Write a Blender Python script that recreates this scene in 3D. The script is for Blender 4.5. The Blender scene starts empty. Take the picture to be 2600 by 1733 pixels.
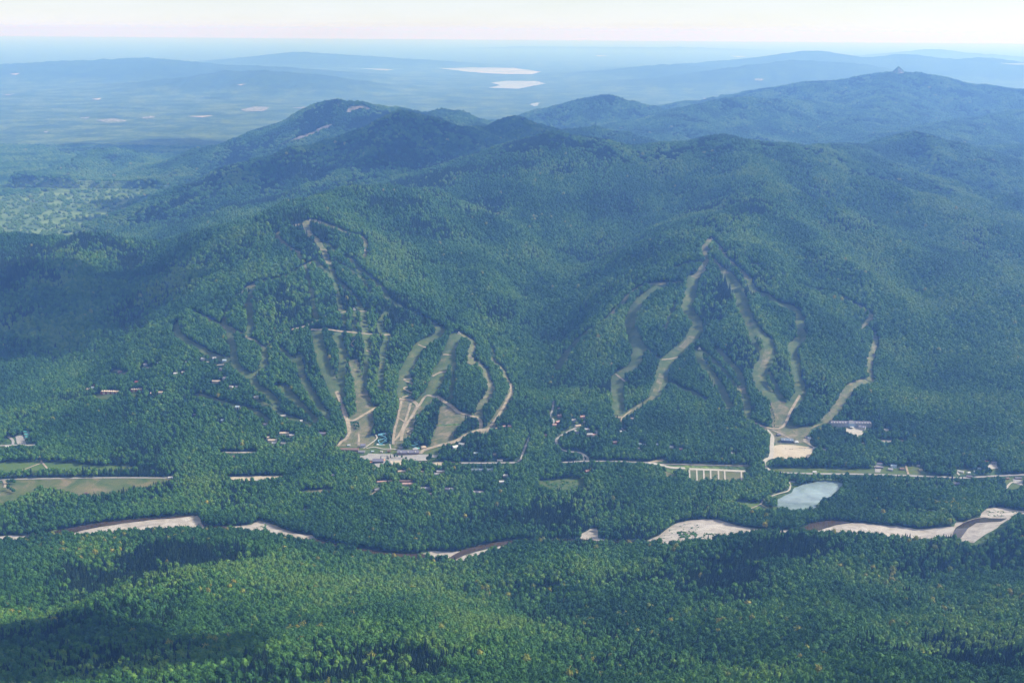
import bpy, bmesh, math, random
import numpy as np
from mathutils import Matrix, Vector
from mathutils.geometry import delaunay_2d_cdt

random.seed(7)
rng = np.random.default_rng(11)
scene = bpy.context.scene
COL = scene.collection

# ------------------------------------------------------------------ camera
F_PX, PW, PH = 2600.0, 2600.0, 1733.0
CAM_H = 1480.0
PITCH = math.radians(16.9)
ROLL = math.radians(0.42)
_r0 = np.array([1.0, 0, 0]); _u0 = np.array([0, math.sin(PITCH), math.cos(PITCH)])
_f0 = np.array([0, math.cos(PITCH), -math.sin(PITCH)])
_r = math.cos(ROLL) * _r0 + math.sin(ROLL) * _u0
_u = -math.sin(ROLL) * _r0 + math.cos(ROLL) * _u0
cd = bpy.data.cameras.new('camera')
cam = bpy.data.objects.new('camera', cd)
COL.objects.link(cam)
cd.sensor_fit = 'HORIZONTAL'
cd.sensor_width = 36.0
cd.lens = 36.0 * F_PX / PW
cd.clip_start = 1.0
cd.clip_end = 500000.0
M = Matrix.Identity(4)
for i in range(3):
    M[i][0] = _r[i]; M[i][1] = _u[i]; M[i][2] = -_f0[i]
M[2][3] = CAM_H
cam.matrix_world = M
scene.camera = cam

# ------------------------------------------------------------------ sky, sun, exposure
SUN_EL = math.radians(40.0)
SUN_AZ = math.radians(78.0)            # from +Y (view direction) towards +X (right)
sun_dir = Vector((math.sin(SUN_AZ) * math.cos(SUN_EL), math.cos(SUN_AZ) * math.cos(SUN_EL), math.sin(SUN_EL)))
world = bpy.data.worlds.new('World')
scene.world = world
world.use_nodes = True
nt = world.node_tree
nt.nodes.clear()
w_out = nt.nodes.new('ShaderNodeOutputWorld')
w_bg = nt.nodes.new('ShaderNodeBackground')
w_sky = nt.nodes.new('ShaderNodeTexSky')
w_sky.sky_type = 'NISHITA'
w_sky.sun_disc = False
w_sky.sun_elevation = SUN_EL
w_sky.sun_rotation = SUN_AZ
w_sky.altitude = 1600.0
w_sky.air_density = 1.0
w_sky.dust_density = 0.2
w_sky.ozone_density = 1.6
# a thin bright veil of high cloud over the blue, with soft uneven streaks
w_tc = nt.nodes.new('ShaderNodeTexCoord')
w_map = nt.nodes.new('ShaderNodeMapping'); w_map.inputs['Scale'].default_value = (5.0, 5.0, 26.0)
w_noise = nt.nodes.new('ShaderNodeTexNoise'); w_noise.inputs['Scale'].default_value = 1.6
w_noise.inputs['Detail'].default_value = 6.0; w_noise.inputs['Roughness'].default_value = 0.6
w_rng = nt.nodes.new('ShaderNodeMapRange')
w_rng.inputs['From Min'].default_value = 0.35; w_rng.inputs['From Max'].default_value = 0.75
w_rng.inputs['To Min'].default_value = 0.46; w_rng.inputs['To Max'].default_value = 0.66
w_mix = nt.nodes.new('ShaderNodeMix'); w_mix.data_type = 'RGBA'
w_mix.inputs['B'].default_value = (8.9, 9.3, 10.1, 1)
nt.links.new(w_tc.outputs['Generated'], w_map.inputs['Vector'])
nt.links.new(w_map.outputs['Vector'], w_noise.inputs['Vector'])
nt.links.new(w_noise.outputs['Fac'], w_rng.inputs['Value'])
nt.links.new(w_rng.outputs['Result'], w_mix.inputs['Factor'])
nt.links.new(w_sky.outputs['Color'], w_mix.inputs['A'])
nt.links.new(w_mix.outputs['Result'], w_bg.inputs['Color'])
w_bg.inputs['Strength'].default_value = 0.082
nt.links.new(w_bg.outputs['Background'], w_out.inputs['Surface'])

sd = bpy.data.lights.new('sun', 'SUN')
sd.energy = 5.0
sd.angle = math.radians(0.5)
sd.color = (1.0, 0.955, 0.87)
sun = bpy.data.objects.new('sun', sd)
COL.objects.link(sun)
sun.rotation_euler = (-sun_dir).to_track_quat('-Z', 'Y').to_euler()
sun.location = (3000, 2000, 6000)

scene.view_settings.view_transform = 'Standard'
scene.view_settings.look = 'None'
scene.view_settings.exposure = 0.47
scene.view_settings.gamma = 1.0
scene.view_settings.use_curve_mapping = False
scene.render.engine = 'CYCLES'
cy = scene.cycles
cy.max_bounces = 5; cy.diffuse_bounces = 2; cy.glossy_bounces = 2
cy.transmission_bounces = 2; cy.volume_bounces = 2; cy.transparent_max_bounces = 6
cy.use_denoising = True
cy.sample_clamp_indirect = 3.0
cy.use_adaptive_sampling = False

HAZE_DENSITY = 5.5e-5
HAZE_COLOR = (0.168, 0.385, 0.97)

# ------------------------------------------------------------------ pixel frames (how positions were read off the photograph)
FR = {'F': (0, 0, 2600 / 2352), 'A': (0, 0, 1300 / 2353), 'B': (1300, 0, 1300 / 2353), 'C': (0, 500, 900 / 2352),
      'D': (700, 500, 900 / 2352), 'E': (1500, 500, 1100 / 2353), 'G': (0, 1050, 700 / 2353), 'H': (600, 1000, 700 / 2353),
      'I': (1200, 1000, 700 / 2353), 'J': (1800, 1000, 800 / 2353), 'K': (0, 1350, 1300 / 2353), 'L': (1300, 1350, 1300 / 2353),
      'M': (840, 1070, 360 / 2352), 'N': (1900, 1050, 360 / 2352), 'O': (2240, 1110, 360 / 2352), 'Q': (200, 870, 420 / 2352),
      'R': (1380, 1020, 360 / 2352)}

def px(frame, x, y):
    a, b, s = FR[frame]
    return a + x * s, b + y * s

def ray(sx, sy):
    """source pixel -> (x per metre of y, z per metre of y)"""
    d = _f0 + _r * ((sx - PW / 2) / F_PX) + _u * ((PH / 2 - sy) / F_PX)
    return d[0] / d[1], d[2] / d[1]

# ------------------------------------------------------------------ noise
_perm = np.random.default_rng(5).permutation(4096)
_ang = np.random.default_rng(6).random(4096) * 2 * np.pi
_gx, _gy = np.cos(_ang), np.sin(_ang)

def perlin(x, y):
    xi = np.floor(x).astype(np.int64); yi = np.floor(y).astype(np.int64)
    xf = x - xi; yf = y - yi
    u = xf * xf * xf * (xf * (xf * 6 - 15) + 10); v = yf * yf * yf * (yf * (yf * 6 - 15) + 10)
    def g(ix, iy, dx, dy):
        h = _perm[(_perm[ix & 4095] + iy) & 4095]
        return _gx[h] * dx + _gy[h] * dy
    a = g(xi, yi, xf, yf); b = g(xi + 1, yi, xf - 1, yf)
    c = g(xi, yi + 1, xf, yf - 1); d = g(xi + 1, yi + 1, xf - 1, yf - 1)
    return (a + u * (b - a)) * (1 - v) + (c + u * (d - c)) * v

def fbm(x, y, wl, octv=4, gain=0.5):
    s = np.zeros_like(x); amp = 1.0; f = 1.0 / wl
    for o in range(octv):
        s += amp * perlin(x * f + 17.3 * o, y * f - 9.1 * o); amp *= gain; f *= 2.03
    return s

def ridged(x, y, wl, octv=3):
    s = np.zeros_like(x); amp = 1.0; f = 1.0 / wl
    for o in range(octv):
        s += amp * (1 - 2.2 * np.abs(perlin(x * f + 31.7 * o, y * f + 5.3 * o))); amp *= 0.5; f *= 2.1
    return s

# ------------------------------------------------------------------ mountains: crest lines (pixel x, pixel y, metres away) and half-widths
RIDGES = [
    # ski mountain on the left, its back ridge and spurs
    (('back', 1850, 820), [(-250, 560, 5700), (0, 553, 5600), (120, 556, 5550), (220, 548, 5500), (350, 542, 5450), (470, 535, 5400), (560, 522, 5350), (640, 503, 5300), (700, 508, 5260)]),
    (1700, [(700, 508, 5260), (745, 470, 5600), (820, 450, 5850), (900, 441, 6000)]),
    (950, [(900, 443, 6000), (960, 520, 5700), (1030, 590, 5350), (1110, 662, 5000), (1190, 740, 4650), (1270, 830, 4250)]),
    (1000, [(900, 443, 6000), (1000, 455, 6150), (1120, 515, 6000), (1220, 570, 5800), (1300, 620, 5500), (1340, 690, 5150)]),
    (850, [(700, 508, 5260), (900, 688, 4700), (1050, 765, 4350), (1150, 868, 4000), (1210, 935, 3800)]),
    (900, [(700, 508, 5260), (720, 600, 4950), (740, 720, 4550), (780, 850, 4150), (800, 960, 3800)]),
    (950, [(640, 503, 5300), (600, 600, 5000), (540, 690, 4750), (450, 718, 4650), (330, 790, 4350), (250, 870, 4050)]),
    # the long crest behind both ski hills
    (2500, [(1040, 432, 7000), (1100, 395, 7200), (1180, 360, 7400), (1270, 316, 7500), (1330, 325, 7550), (1450, 342, 7700), (1540, 342, 7700), (1600, 335, 7650), (1660, 322, 7600), (1720, 330, 7600), (1780, 333, 7600), (1860, 347, 7800)]),
    (2000, [(1860, 347, 7800), (1950, 342, 9000), (2040, 338, 9200), (2100, 317, 9300), (2180, 335, 9400), (2260, 370, 9500)]),
    (1800, [(2240, 352, 10500), (2352, 340, 10700), (2500, 345, 10800)]),
    (1700, [(1660, 323, 7600), (1740, 390, 6900), (1760, 440, 6400), (1720, 490, 5800), (1632, 548, 5218)]),
    (1300, [(1760, 440, 6400), (1900, 470, 6100), (2050, 560, 5600), (2200, 680, 5000), (2352, 800, 4500)]),
    (1300, [(1740, 390, 6900), (1900, 400, 7000), (2050, 440, 6800), (2200, 500, 6400), (2400, 580, 5900)]),
    (1200, [(1860, 347, 7800), (2000, 375, 8000), (2150, 420, 7800), (2300, 460, 7500), (2450, 500, 7200)]),
    # ski hill on the right
    (900, [(1632, 548, 5218), (1580, 610, 5050), (1480, 655, 4900), (1380, 745, 4480), (1290, 838, 4150)]),
    (800, [(1632, 548, 5218), (1640, 690, 4700), (1600, 795, 4300), (1540, 900, 3950)]),
    (900, [(1632, 548, 5218), (1720, 635, 4950), (1840, 715, 4620), (1960, 850, 4150), (2000, 930, 3900)]),
    (1000, [(1720, 490, 5800), (1800, 560, 5400), (1950, 640, 5050), (2080, 740, 4650), (2200, 860, 4200)]),
    # the two dark mountains behind
    (('taper', 1600, 260), [(250, 522, 7400), (300, 495, 7500), (420, 440, 7700), (560, 385, 7950), (700, 345, 8200), (850, 295, 8450), (920, 263, 8500), (990, 275, 8600), (1060, 300, 8800), (1110, 305, 9300), (1185, 276, 9500), (1240, 293, 9500), (1290, 318, 9500)]),
    (1300, [(920, 265, 8500), (900, 340, 7900), (800, 400, 7500), (640, 460, 7100)]),
    (('taper', 1700, 420), [(330, 425, 10700), (430, 375, 10900), (490, 345, 11000), (600, 313, 11200), (690, 280, 11400), (755, 241, 11600), (775, 235, 11600), (820, 241, 11600), (900, 258, 11600), (1020, 275, 11600), (1090, 290, 11600)]),
    (1000, [(960, 268, 12500), (1020, 263, 12500), (1060, 262, 12500), (1100, 275, 12500)]),
    (1800, [(1280, 255, 15000), (1340, 235, 15000), (1390, 227, 15000), (1450, 240, 15000), (1500, 262, 15000)]),
    (900, [(1300, 310, 10500), (1370, 302, 10500), (1440, 315, 10500), (1500, 330, 10300)]),
    # the mountain with a rocky cone
    (3000, [(1720, 222, 17000), (1760, 212, 17000), (1850, 198, 17200), (1960, 190, 17400), (2000, 178, 17500), (2040, 174, 17500), (2100, 173, 17500), (2140, 178, 17500), (2200, 195, 17500), (2260, 203, 17300), (2352, 212, 17000), (2480, 222, 16800)]),
    (520, [(2056, 160, 17500), (2065, 151, 17500), (2074, 159, 17500)]),
    (2200, [(1450, 308, 12500), (1560, 270, 13000), (1640, 240, 13800), (1700, 233, 14000), (1780, 238, 14500), (1900, 240, 15500)]),
    (2200, [(2040, 176, 17500), (2000, 260, 14500), (1950, 300, 13000)]),
    (2200, [(2400, 255, 14500), (2200, 290, 13000), (2100, 310, 12000)]),
    # far ranges
    (6000, [(1600, 158, 40000), (1700, 140, 40000), (1760, 133, 40000), (1870, 116, 40000), (1930, 128, 40000), (2000, 132, 40000), (2080, 125, 40000), (2200, 137, 40000), (2260, 133, 39000), (2352, 155, 38000), (2480, 160, 38000)]),
    (4000, [(1640, 175, 30000), (1740, 150, 31000), (1826, 138, 32000), (1960, 146, 32000)]),
    (4000, [(1450, 162, 36000), (1546, 147, 36000), (1620, 160, 36000)]),
    (5000, [(2060, 124, 62000), (2110, 117, 62000), (2145, 112, 62000), (2190, 119, 62000), (2260, 124, 62000)]),
    (5000, [(600, 135, 45000), (650, 125, 45000), (690, 120, 45000), (740, 124, 45000), (840, 130, 45000), (930, 136, 45000)]),
    (5000, [(-150, 148, 33000), (0, 150, 33000), (150, 142, 33000), (250, 137, 33000), (330, 133, 33000), (390, 139, 33000), (480, 149, 33000), (600, 153, 33000)]),
    (3000, [(450, 180, 27000), (530, 165, 27000), (600, 163, 27000), (700, 170, 27000)]),
    (5000, [(1000, 112, 85000), (1200, 107, 85000), (1320, 108, 85000), (1480, 109, 85000), (1560, 108, 85000), (1700, 113, 85000)]),
    # knolls on the near hillside
    (380, [(170, 1292, 2520), (380, 1268, 2550), (560, 1276, 2540), (640, 1300, 2500)]),
    (520, [(1620, 1300, 2450), (1750, 1266, 2540), (1850, 1254, 2560), (1980, 1258, 2560), (2100, 1280, 2500)]),
    (500, [(2240, 1262, 2560), (2352, 1222, 2600), (2480, 1205, 2620)]),
    (450, [(1000, 1330, 2350), (1200, 1310, 2400), (1320, 1330, 2350)]),
]
segs = []
for W, pts in RIDGES:
    P = []
    for (vx, vy, Y) in pts:
        rx, rz = ray(*px('F', vx, vy))
        P.append((rx * Y, Y, CAM_H + rz * Y))
    for a, b in zip(P[:-1], P[1:]):
        if not isinstance(W, tuple): segs.append((a, b, W, W, 1.0))
        elif W[0] == 'back': segs.append((a, b, W[1], W[1], W[2] / W[1]))      # steeper on the far side
        else:                                                                   # narrower where the crest is low
            zt = max(p[2] for p in P); f = lambda z: W[2] + (W[1] - W[2]) * max(0.0, min(1.0, z / (0.8 * zt)))
            segs.append((a, b, f(a[2]), f(b[2]), 1.0))
# the near hillside below the camera
segs.append(((-3500, 850, 640), (-600, 900, 610), 1830, 1830, 1.0))
segs.append(((-600, 900, 610), (900, 880, 630), 1820, 1820, 1.0))
segs.append(((900, 880, 630), (3500, 900, 600), 1880, 1880, 1.0))

VALLEYS = []
for dep, wd, pts in [
    (75, 260, [(1480, 450, 6900), (1420, 540, 6300), (1350, 640, 5600), (1290, 760, 4900), (1255, 850, 4450), (1270, 930, 4100)]),
    (45, 170, [(1060, 480, 6000), (1120, 580, 5600), (1200, 660, 5200), (1260, 760, 4700)]),
    (40, 150, [(960, 560, 5400), (1050, 690, 4850), (1140, 800, 4400), (1220, 880, 4100)]),
    (45, 180, [(1850, 420, 6700), (1990, 500, 6100), (2150, 600, 5500), (2352, 720, 4900)]),
    (45, 180, [(2000, 400, 7500), (2200, 470, 6900), (2400, 540, 6400)]),
    (40, 150, [(1760, 560, 5300), (1900, 690, 4800), (2020, 800, 4400), (2100, 900, 4050)]),
    (95, 380, [(300, 600, 5200), (330, 700, 4750), (200, 800, 4350), (100, 880, 4050)]),
    (55, 210, [(1010, 1300, 2480), (1250, 1420, 2080), (1480, 1568, 1700)]),
    (40, 150, [(250, 1290, 2480), (120, 1380, 2150), (0, 1450, 1950)]),
    (35, 140, [(2150, 1300, 2450), (2050, 1420, 2080), (2100, 1568, 1700)]),
]:
    Q = []
    for (vx, vy, Y) in pts:
        Q.append((ray(*px('F', vx, vy))[0] * Y, Y))
    VALLEYS.append((Q, dep, wd))

def terrain_z(x, y):
    wx = x + 26 * fbm(x, y, 520, 2); wy = y + 26 * fbm(x + 900, y - 400, 520, 2)
    z = np.full(x.shape, -400.0)
    for (a, b, Wa, Wb, bk) in segs:
        W = max(Wa, Wb)
        ex, ey = b[0] - a[0], b[1] - a[1]
        L2 = ex * ex + ey * ey + 1e-6
        m = ((x > min(a[0], b[0]) - W * 1.4) & (x < max(a[0], b[0]) + W * 1.4) &
             (y > min(a[1], b[1]) - W * 1.4) & (y < max(a[1], b[1]) + W * 1.4))
        if not m.any():
            continue
        X = wx[m]; Y = wy[m]
        t = np.clip(((X - a[0]) * ex + (Y - a[1]) * ey) / L2, 0, 1)
        d = np.hypot(X - a[0] - t * ex, Y - a[1] - t * ey)
        Zc = a[2] + t * (b[2] - a[2])
        u = d / (Wa + t * (Wb - Wa))
        if bk != 1.0: u = np.where(Y > a[1] + t * ey, u / bk, u)
        u = np.sqrt(u * u + 0.0036) - 0.06
        s = np.where(u < 1, np.clip(1 - u, 0, 1) ** 1.3, -(u - 1) * 0.6)
        h = Zc * s
        k = 22.0
        zz = z[m]
        q = np.clip(k - np.abs(zz - h), 0, None) / k
        z[m] = np.maximum(zz, h) + q * q * k * 0.25
    k = 14.0
    base = np.where(y > 6500, -12.0, 0.0) + 0 * x
    q = np.clip(k - np.abs(z - base), 0, None) / k
    z = np.maximum(z, base) + q * q * k * 0.25
    for (P, dep, wd) in VALLEYS:
        d = np.full(x.shape, 1e9)
        m = (y > min(p[1] for p in P) - 3 * wd) & (y < max(p[1] for p in P) + 3 * wd)
        X = wx[m]; Y = wy[m]; dd = np.full(X.shape, 1e9)
        for a, b in zip(P[:-1], P[1:]):
            ex, ey = b[0] - a[0], b[1] - a[1]
            t = np.clip(((X - a[0]) * ex + (Y - a[1]) * ey) / (ex * ex + ey * ey), 0, 1)
            dd = np.minimum(dd, np.hypot(X - a[0] - t * ex, Y - a[1] - t * ey))
        z[m] -= dep * np.exp(-(dd / wd) ** 2) * np.clip(z[m] / (1.5 * dep), 0, 1)
    amp = np.clip((z - 14) / 150.0, 0, 1) * (1 - 0.45 * np.clip((z - 450) / 250, 0, 1))
    bx = x + 190 * fbm(x, y, 1300, 2)
    spur = ridged(bx, y * 0.42, 560, 3) - 0.6           # spurs and gullies that run down towards the valley
    z = z + amp * (15 * fbm(x, y, 340, 4) + np.where(y > 3600, 38.0, 26.0) * spur)
    far = np.clip((y - 9000) / 8000, 0, 1)
    z = z + far * (34 * np.clip(fbm(x, y, 4200, 4) + 0.05, 0, 1)) + far * 8 * fbm(x, y, 900, 2)
    return z

# ------------------------------------------------------------------ ground sheet
def _rows():
    r = list(np.arange(250, 1000, 60.0)); d = 1000.0
    while d < 6600: r.append(d); d *= 1.0040
    while d < 12000: r.append(d); d *= 1.0052
    while d < 26000: r.append(d); d *= 1.0075
    while d < 170000: r.append(d); d *= 1.017
    return np.array(r)
ROW = _rows()
TAN = np.linspace(-0.80, 0.80, 641)
GX = ROW[:, None] * TAN[None, :]
GY = np.repeat(ROW[:, None], len(TAN), 1)
GZ = terrain_z(GX, GY)
NR, NC = GZ.shape

def ground_z(x, y):
    """height of the built ground sheet (bilinear)"""
    x = np.atleast_1d(np.asarray(x, float)); y = np.atleast_1d(np.asarray(y, float))
    c = (x / y - TAN[0]) / (TAN[1] - TAN[0]); c = np.clip(c, 0, NC - 1.001)
    i = np.clip(np.searchsorted(ROW, y) - 1, 0, NR - 2)
    f = np.clip((y - ROW[i]) / (ROW[i + 1] - ROW[i]), 0, 1)
    j = c.astype(int); g = c - j
    return (GZ[i, j] * (1 - f) * (1 - g) + GZ[i + 1, j] * f * (1 - g) + GZ[i, j + 1] * (1 - f) * g + GZ[i + 1, j + 1] * f * g)

def hit(frame, x, y):
    """where the line of sight through a pixel meets the ground"""
    rx, rz = ray(*px(frame, x, y))
    c = min(max((rx - TAN[0]) / (TAN[1] - TAN[0]), 0), NC - 1.001)
    j = int(c); g = c - j
    zc = GZ[:, j] * (1 - g) + GZ[:, j + 1] * g
    diff = CAM_H + rz * ROW - zc
    k = np.nonzero(diff < 0)[0]
    if len(k) == 0:
        i = NR - 1; Y = ROW[i]
    else:
        i = max(k[0], 1)
        t = diff[i - 1] / (diff[i - 1] - diff[i])
        Y = ROW[i - 1] + t * (ROW[i] - ROW[i - 1])
    return rx * Y, Y

# ------------------------------------------------------------------ materials
def new_mat(name):
    m = bpy.data.materials.new(name); m.use_nodes = True
    n = m.node_tree; b = n.nodes['Principled BSDF']
    b.inputs['Roughness'].default_value = 0.9
    b.inputs['Specular IOR Level'].default_value = 0.15
    return m, n, b

def N(n, t, **kw):
    o = n.nodes.new('ShaderNode' + t)
    for k, v in kw.items():
        if k in o.inputs: o.inputs[k].default_value = v
        else: setattr(o, k, v)
    return o

def ramp(n, fac, stops):
    r = n.nodes.new('ShaderNodeValToRGB')
    el = r.color_ramp.elements
    while len(el) > 1: el.remove(el[0])
    el[0].position = stops[0][0]; el[0].color = (*stops[0][1], 1)
    for p, c in stops[1:]:
        e = el.new(p); e.color = (*c, 1)
    n.links.new(fac, r.inputs['Fac'])
    return r

def noise_mat(name, stops, scale, detail=5.0, rough=0.9, bump=0.0, bump_scale=None, dist=0.0, spec=0.15):
    """flat-coloured ground cover: object-space noise through a ramp, with fine relief"""
    m, n, b = new_mat(name)
    tc = N(n, 'TexCoord')
    nz = N(n, 'TexNoise', Scale=scale, Detail=detail, Roughness=0.62, Distortion=dist)
    n.links.new(tc.outputs['Object'], nz.inputs['Vector'])
    r = ramp(n, nz.outputs['Fac'], stops)
    n.links.new(r.outputs['Color'], b.inputs['Base Color'])
    b.inputs['Roughness'].default_value = rough
    b.inputs['Specular IOR Level'].default_value = spec
    if bump:
        nb = N(n, 'TexNoise', Scale=bump_scale or scale * 4, Detail=4.0)
        n.links.new(tc.outputs['Object'], nb.inputs['Vector'])
        bp = N(n, 'Bump', Strength=bump, Distance=1.0)
        n.links.new(nb.outputs['Fac'], bp.inputs['Height'])
        n.links.new(bp.outputs['Normal'], b.inputs['Normal'])
    return m

def plain_mat(name, c, rough=0.8, spec=0.2, var=0.12, scale=0.6):
    m, n, b = new_mat(name)
    tc = N(n, 'TexCoord'); nz = N(n, 'TexNoise', Scale=scale, Detail=4.0)
    n.links.new(tc.outputs['Object'], nz.inputs['Vector'])
    r = ramp(n, nz.outputs['Fac'], [(0.3, tuple(max(0, k * (1 - var)) for k in c)), (0.7, tuple(min(1, k * (1 + var)) for k in c))])
    n.links.new(r.outputs['Color'], b.inputs['Base Color'])
    b.inputs['Roughness'].default_value = rough; b.inputs['Specular IOR Level'].default_value = spec
    return m

MT = {}
# forest floor / far forest: many greens in patches, dark conifer belts, fine canopy relief
def forest_mat():
    m, n, b = new_mat('forest_ground')
    tc = N(n, 'TexCoord')
    big = N(n, 'TexNoise', Scale=0.0013, Detail=9.0, Roughness=0.72)
    mid = N(n, 'TexNoise', Scale=0.011, Detail=5.0, Roughness=0.7)
    fine = N(n, 'TexVoronoi', Scale=0.055)
    for t in (big, mid, fine): n.links.new(tc.outputs['Object'], t.inputs['Vector'])
    r1 = ramp(n, big.outputs['Fac'], [(0.36, (0.020, 0.052, 0.020)), (0.48, (0.042, 0.086, 0.026)), (0.60, (0.105, 0.155, 0.042))])
    # hills and mountains carry darker, more coniferous woods than the plain
    ge = N(n, 'NewGeometry'); sp = N(n, 'SeparateXYZ'); n.links.new(ge.outputs['Position'], sp.inputs[0])
    hm = N(n, 'MapRange'); hm.inputs['From Min'].default_value = 30.0; hm.inputs['From Max'].default_value = 170.0
    n.links.new(sp.outputs['Z'], hm.inputs['Value'])
    rh_ = ramp(n, big.outputs['Fac'], [(0.36, (0.012, 0.032, 0.014)), (0.50, (0.022, 0.052, 0.018)), (0.64, (0.040, 0.080, 0.022))])
    mh = n.nodes.new('ShaderNodeMix'); mh.data_type = 'RGBA'
    n.links.new(hm.outputs['Result'], mh.inputs['Factor']); n.links.new(r1.outputs['Color'], mh.inputs['A']); n.links.new(rh_.outputs['Color'], mh.inputs['B'])
    r2 = ramp(n, mid.outputs['Fac'], [(0.34, (0.55, 0.55, 0.6)), (0.52, (1, 1, 1)), (0.70, (1.5, 1.45, 1.1))])
    mx = n.nodes.new('ShaderNodeMix'); mx.data_type = 'RGBA'; mx.blend_type = 'MULTIPLY'; mx.inputs['Factor'].default_value = 1.0
    n.links.new(mh.outputs['Result'], mx.inputs['A']); n.links.new(r2.outputs['Color'], mx.inputs['B'])
    n.links.new(mx.outputs['Result'], b.inputs['Base Color'])
    add = N(n, 'Math', operation='ADD')
    n.links.new(mid.outputs['Fac'], add.inputs[0]); n.links.new(fine.outputs['Distance'], add.inputs[1])
    bp = N(n, 'Bump', Strength=0.8, Distance=9.0)
    n.links.new(add.outputs[0], bp.inputs['Height'])
    n.links.new(bp.outputs['Normal'], b.inputs['Normal'])
    return m
MT['forest'] = forest_mat()

def link(name, me, mat=None, parent=None):
    o = bpy.data.objects.new(name, me)
    COL.objects.link(o)
    if mat is not None and len(me.materials) == 0: me.materials.append(mat)
    if parent is not None: o.parent = parent
    return o

def grid_mesh(name, X, Y, Z):
    nr, nc = X.shape
    me = bpy.data.meshes.new(name)
    me.vertices.add(nr * nc)
    me.vertices.foreach_set('co', np.stack([X, Y, Z], -1).astype(np.float32).ravel())
    idx = np.arange(nr * nc).reshape(nr, nc)
    q = np.stack([idx[:-1, :-1], idx[:-1, 1:], idx[1:, 1:], idx[1:, :-1]], -1).reshape(-1)
    nq = (nr - 1) * (nc - 1)
    me.loops.add(nq * 4); me.loops.foreach_set('vertex_index', q.astype(np.int32))
    me.polygons.add(nq)
    me.polygons.foreach_set('loop_start', np.arange(0, nq * 4, 4, dtype=np.int32))
    me.polygons.foreach_set('loop_total', np.full(nq, 4, dtype=np.int32))
    me.update(calc_edges=True)
    me.polygons.foreach_set('use_smooth', np.ones(nq, dtype=bool))
    return me

terrain = link('terrain', grid_mesh('terrain', GX, GY, GZ), MT['forest'])
terrain['kind'] = 'structure'

# ------------------------------------------------------------------ ground covers: trails, roads, fields, lots, river, ponds
MT['trail_grass'] = noise_mat('trail_grass', [(0.30, (0.046, 0.082, 0.030)), (0.50, (0.074, 0.110, 0.040)), (0.64, (0.112, 0.130, 0.056)), (0.78, (0.21, 0.185, 0.12))], 0.03, 6.0, bump=0.3)
MT['trail_mixed'] = noise_mat('trail_mixed', [(0.30, (0.062, 0.094, 0.038)), (0.47, (0.105, 0.124, 0.056)), (0.60, (0.17, 0.16, 0.10)), (0.74, (0.29, 0.25, 0.185))], 0.035, 6.0, bump=0.3)
MT['trail_dirt'] = noise_mat('trail_dirt', [(0.30, (0.20, 0.17, 0.12)), (0.50, (0.30, 0.255, 0.19)), (0.70, (0.39, 0.34, 0.265))], 0.06, 5.0, bump=0.2)
MT['slope_tan'] = noise_mat('slope_tan', [(0.28, (0.058, 0.088, 0.036)), (0.46, (0.105, 0.118, 0.056)), (0.60, (0.165, 0.150, 0.092)), (0.74, (0.27, 0.225, 0.165))], 0.028, 7.0, dist=1.2, bump=0.3)
MT['lawn'] = noise_mat('lawn', [(0.3, (0.046, 0.084, 0.019)), (0.5, (0.071, 0.105, 0.025)), (0.7, (0.118, 0.118, 0.043))], 0.02, 5.0, bump=0.1)
MT['field_green'] = noise_mat('field_green', [(0.3, (0.057, 0.111, 0.024)), (0.55, (0.078, 0.129, 0.030)), (0.75, (0.114, 0.132, 0.042))], 0.012, 5.0)
MT['field_olive'] = noise_mat('field_olive', [(0.32, (0.046, 0.084, 0.022)), (0.45, (0.078, 0.106, 0.034)), (0.57, (0.125, 0.125, 0.056)), (0.70, (0.19, 0.155, 0.095))], 0.014, 8.0, dist=0.8)
MT['marsh'] = noise_mat('marsh', [(0.3, (0.030, 0.064, 0.021)), (0.5, (0.064, 0.101, 0.030)), (0.7, (0.112, 0.128, 0.045))], 0.05, 6.0, bump=0.5)
MT['gravel'] = noise_mat('gravel', [(0.26, (0.15, 0.135, 0.115)), (0.38, (0.26, 0.235, 0.205)), (0.52, (0.345, 0.318, 0.290)), (0.64, (0.43, 0.40, 0.37)), (0.76, (0.24, 0.225, 0.17))], 0.016, 9.0, dist=1.6, bump=0.4, bump_scale=0.2)
MT['lot_tan'] = noise_mat('lot_tan', [(0.3, (0.360, 0.310, 0.230)), (0.7, (0.461, 0.410, 0.324))], 0.02, 6.0)
MT['paved'] = noise_mat('paved', [(0.3, (0.238, 0.231, 0.231)), (0.7, (0.322, 0.315, 0.301))], 0.05, 5.0)
MT['road_pale'] = noise_mat('road_pale', [(0.3, (0.331, 0.310, 0.274)), (0.7, (0.432, 0.410, 0.367))], 0.05, 5.0)
MT['rock'] = noise_mat('rock', [(0.38, (0.03, 0.045, 0.025)), (0.50, (0.13, 0.12, 0.11)), (0.66, (0.30, 0.265, 0.245))], 0.010, 7.0, bump=0.6)
MT['rail'] = noise_mat('rail', [(0.3, (0.16, 0.15, 0.14)), (0.7, (0.24, 0.22, 0.20))], 0.2, 4.0)
MT['pale_town'] = noise_mat('pale_town', [(0.40, (0.05, 0.09, 0.03)), (0.52, (0.20, 0.19, 0.15)), (0.62, (0.46, 0.43, 0.41))], 0.022, 7.0)

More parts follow.
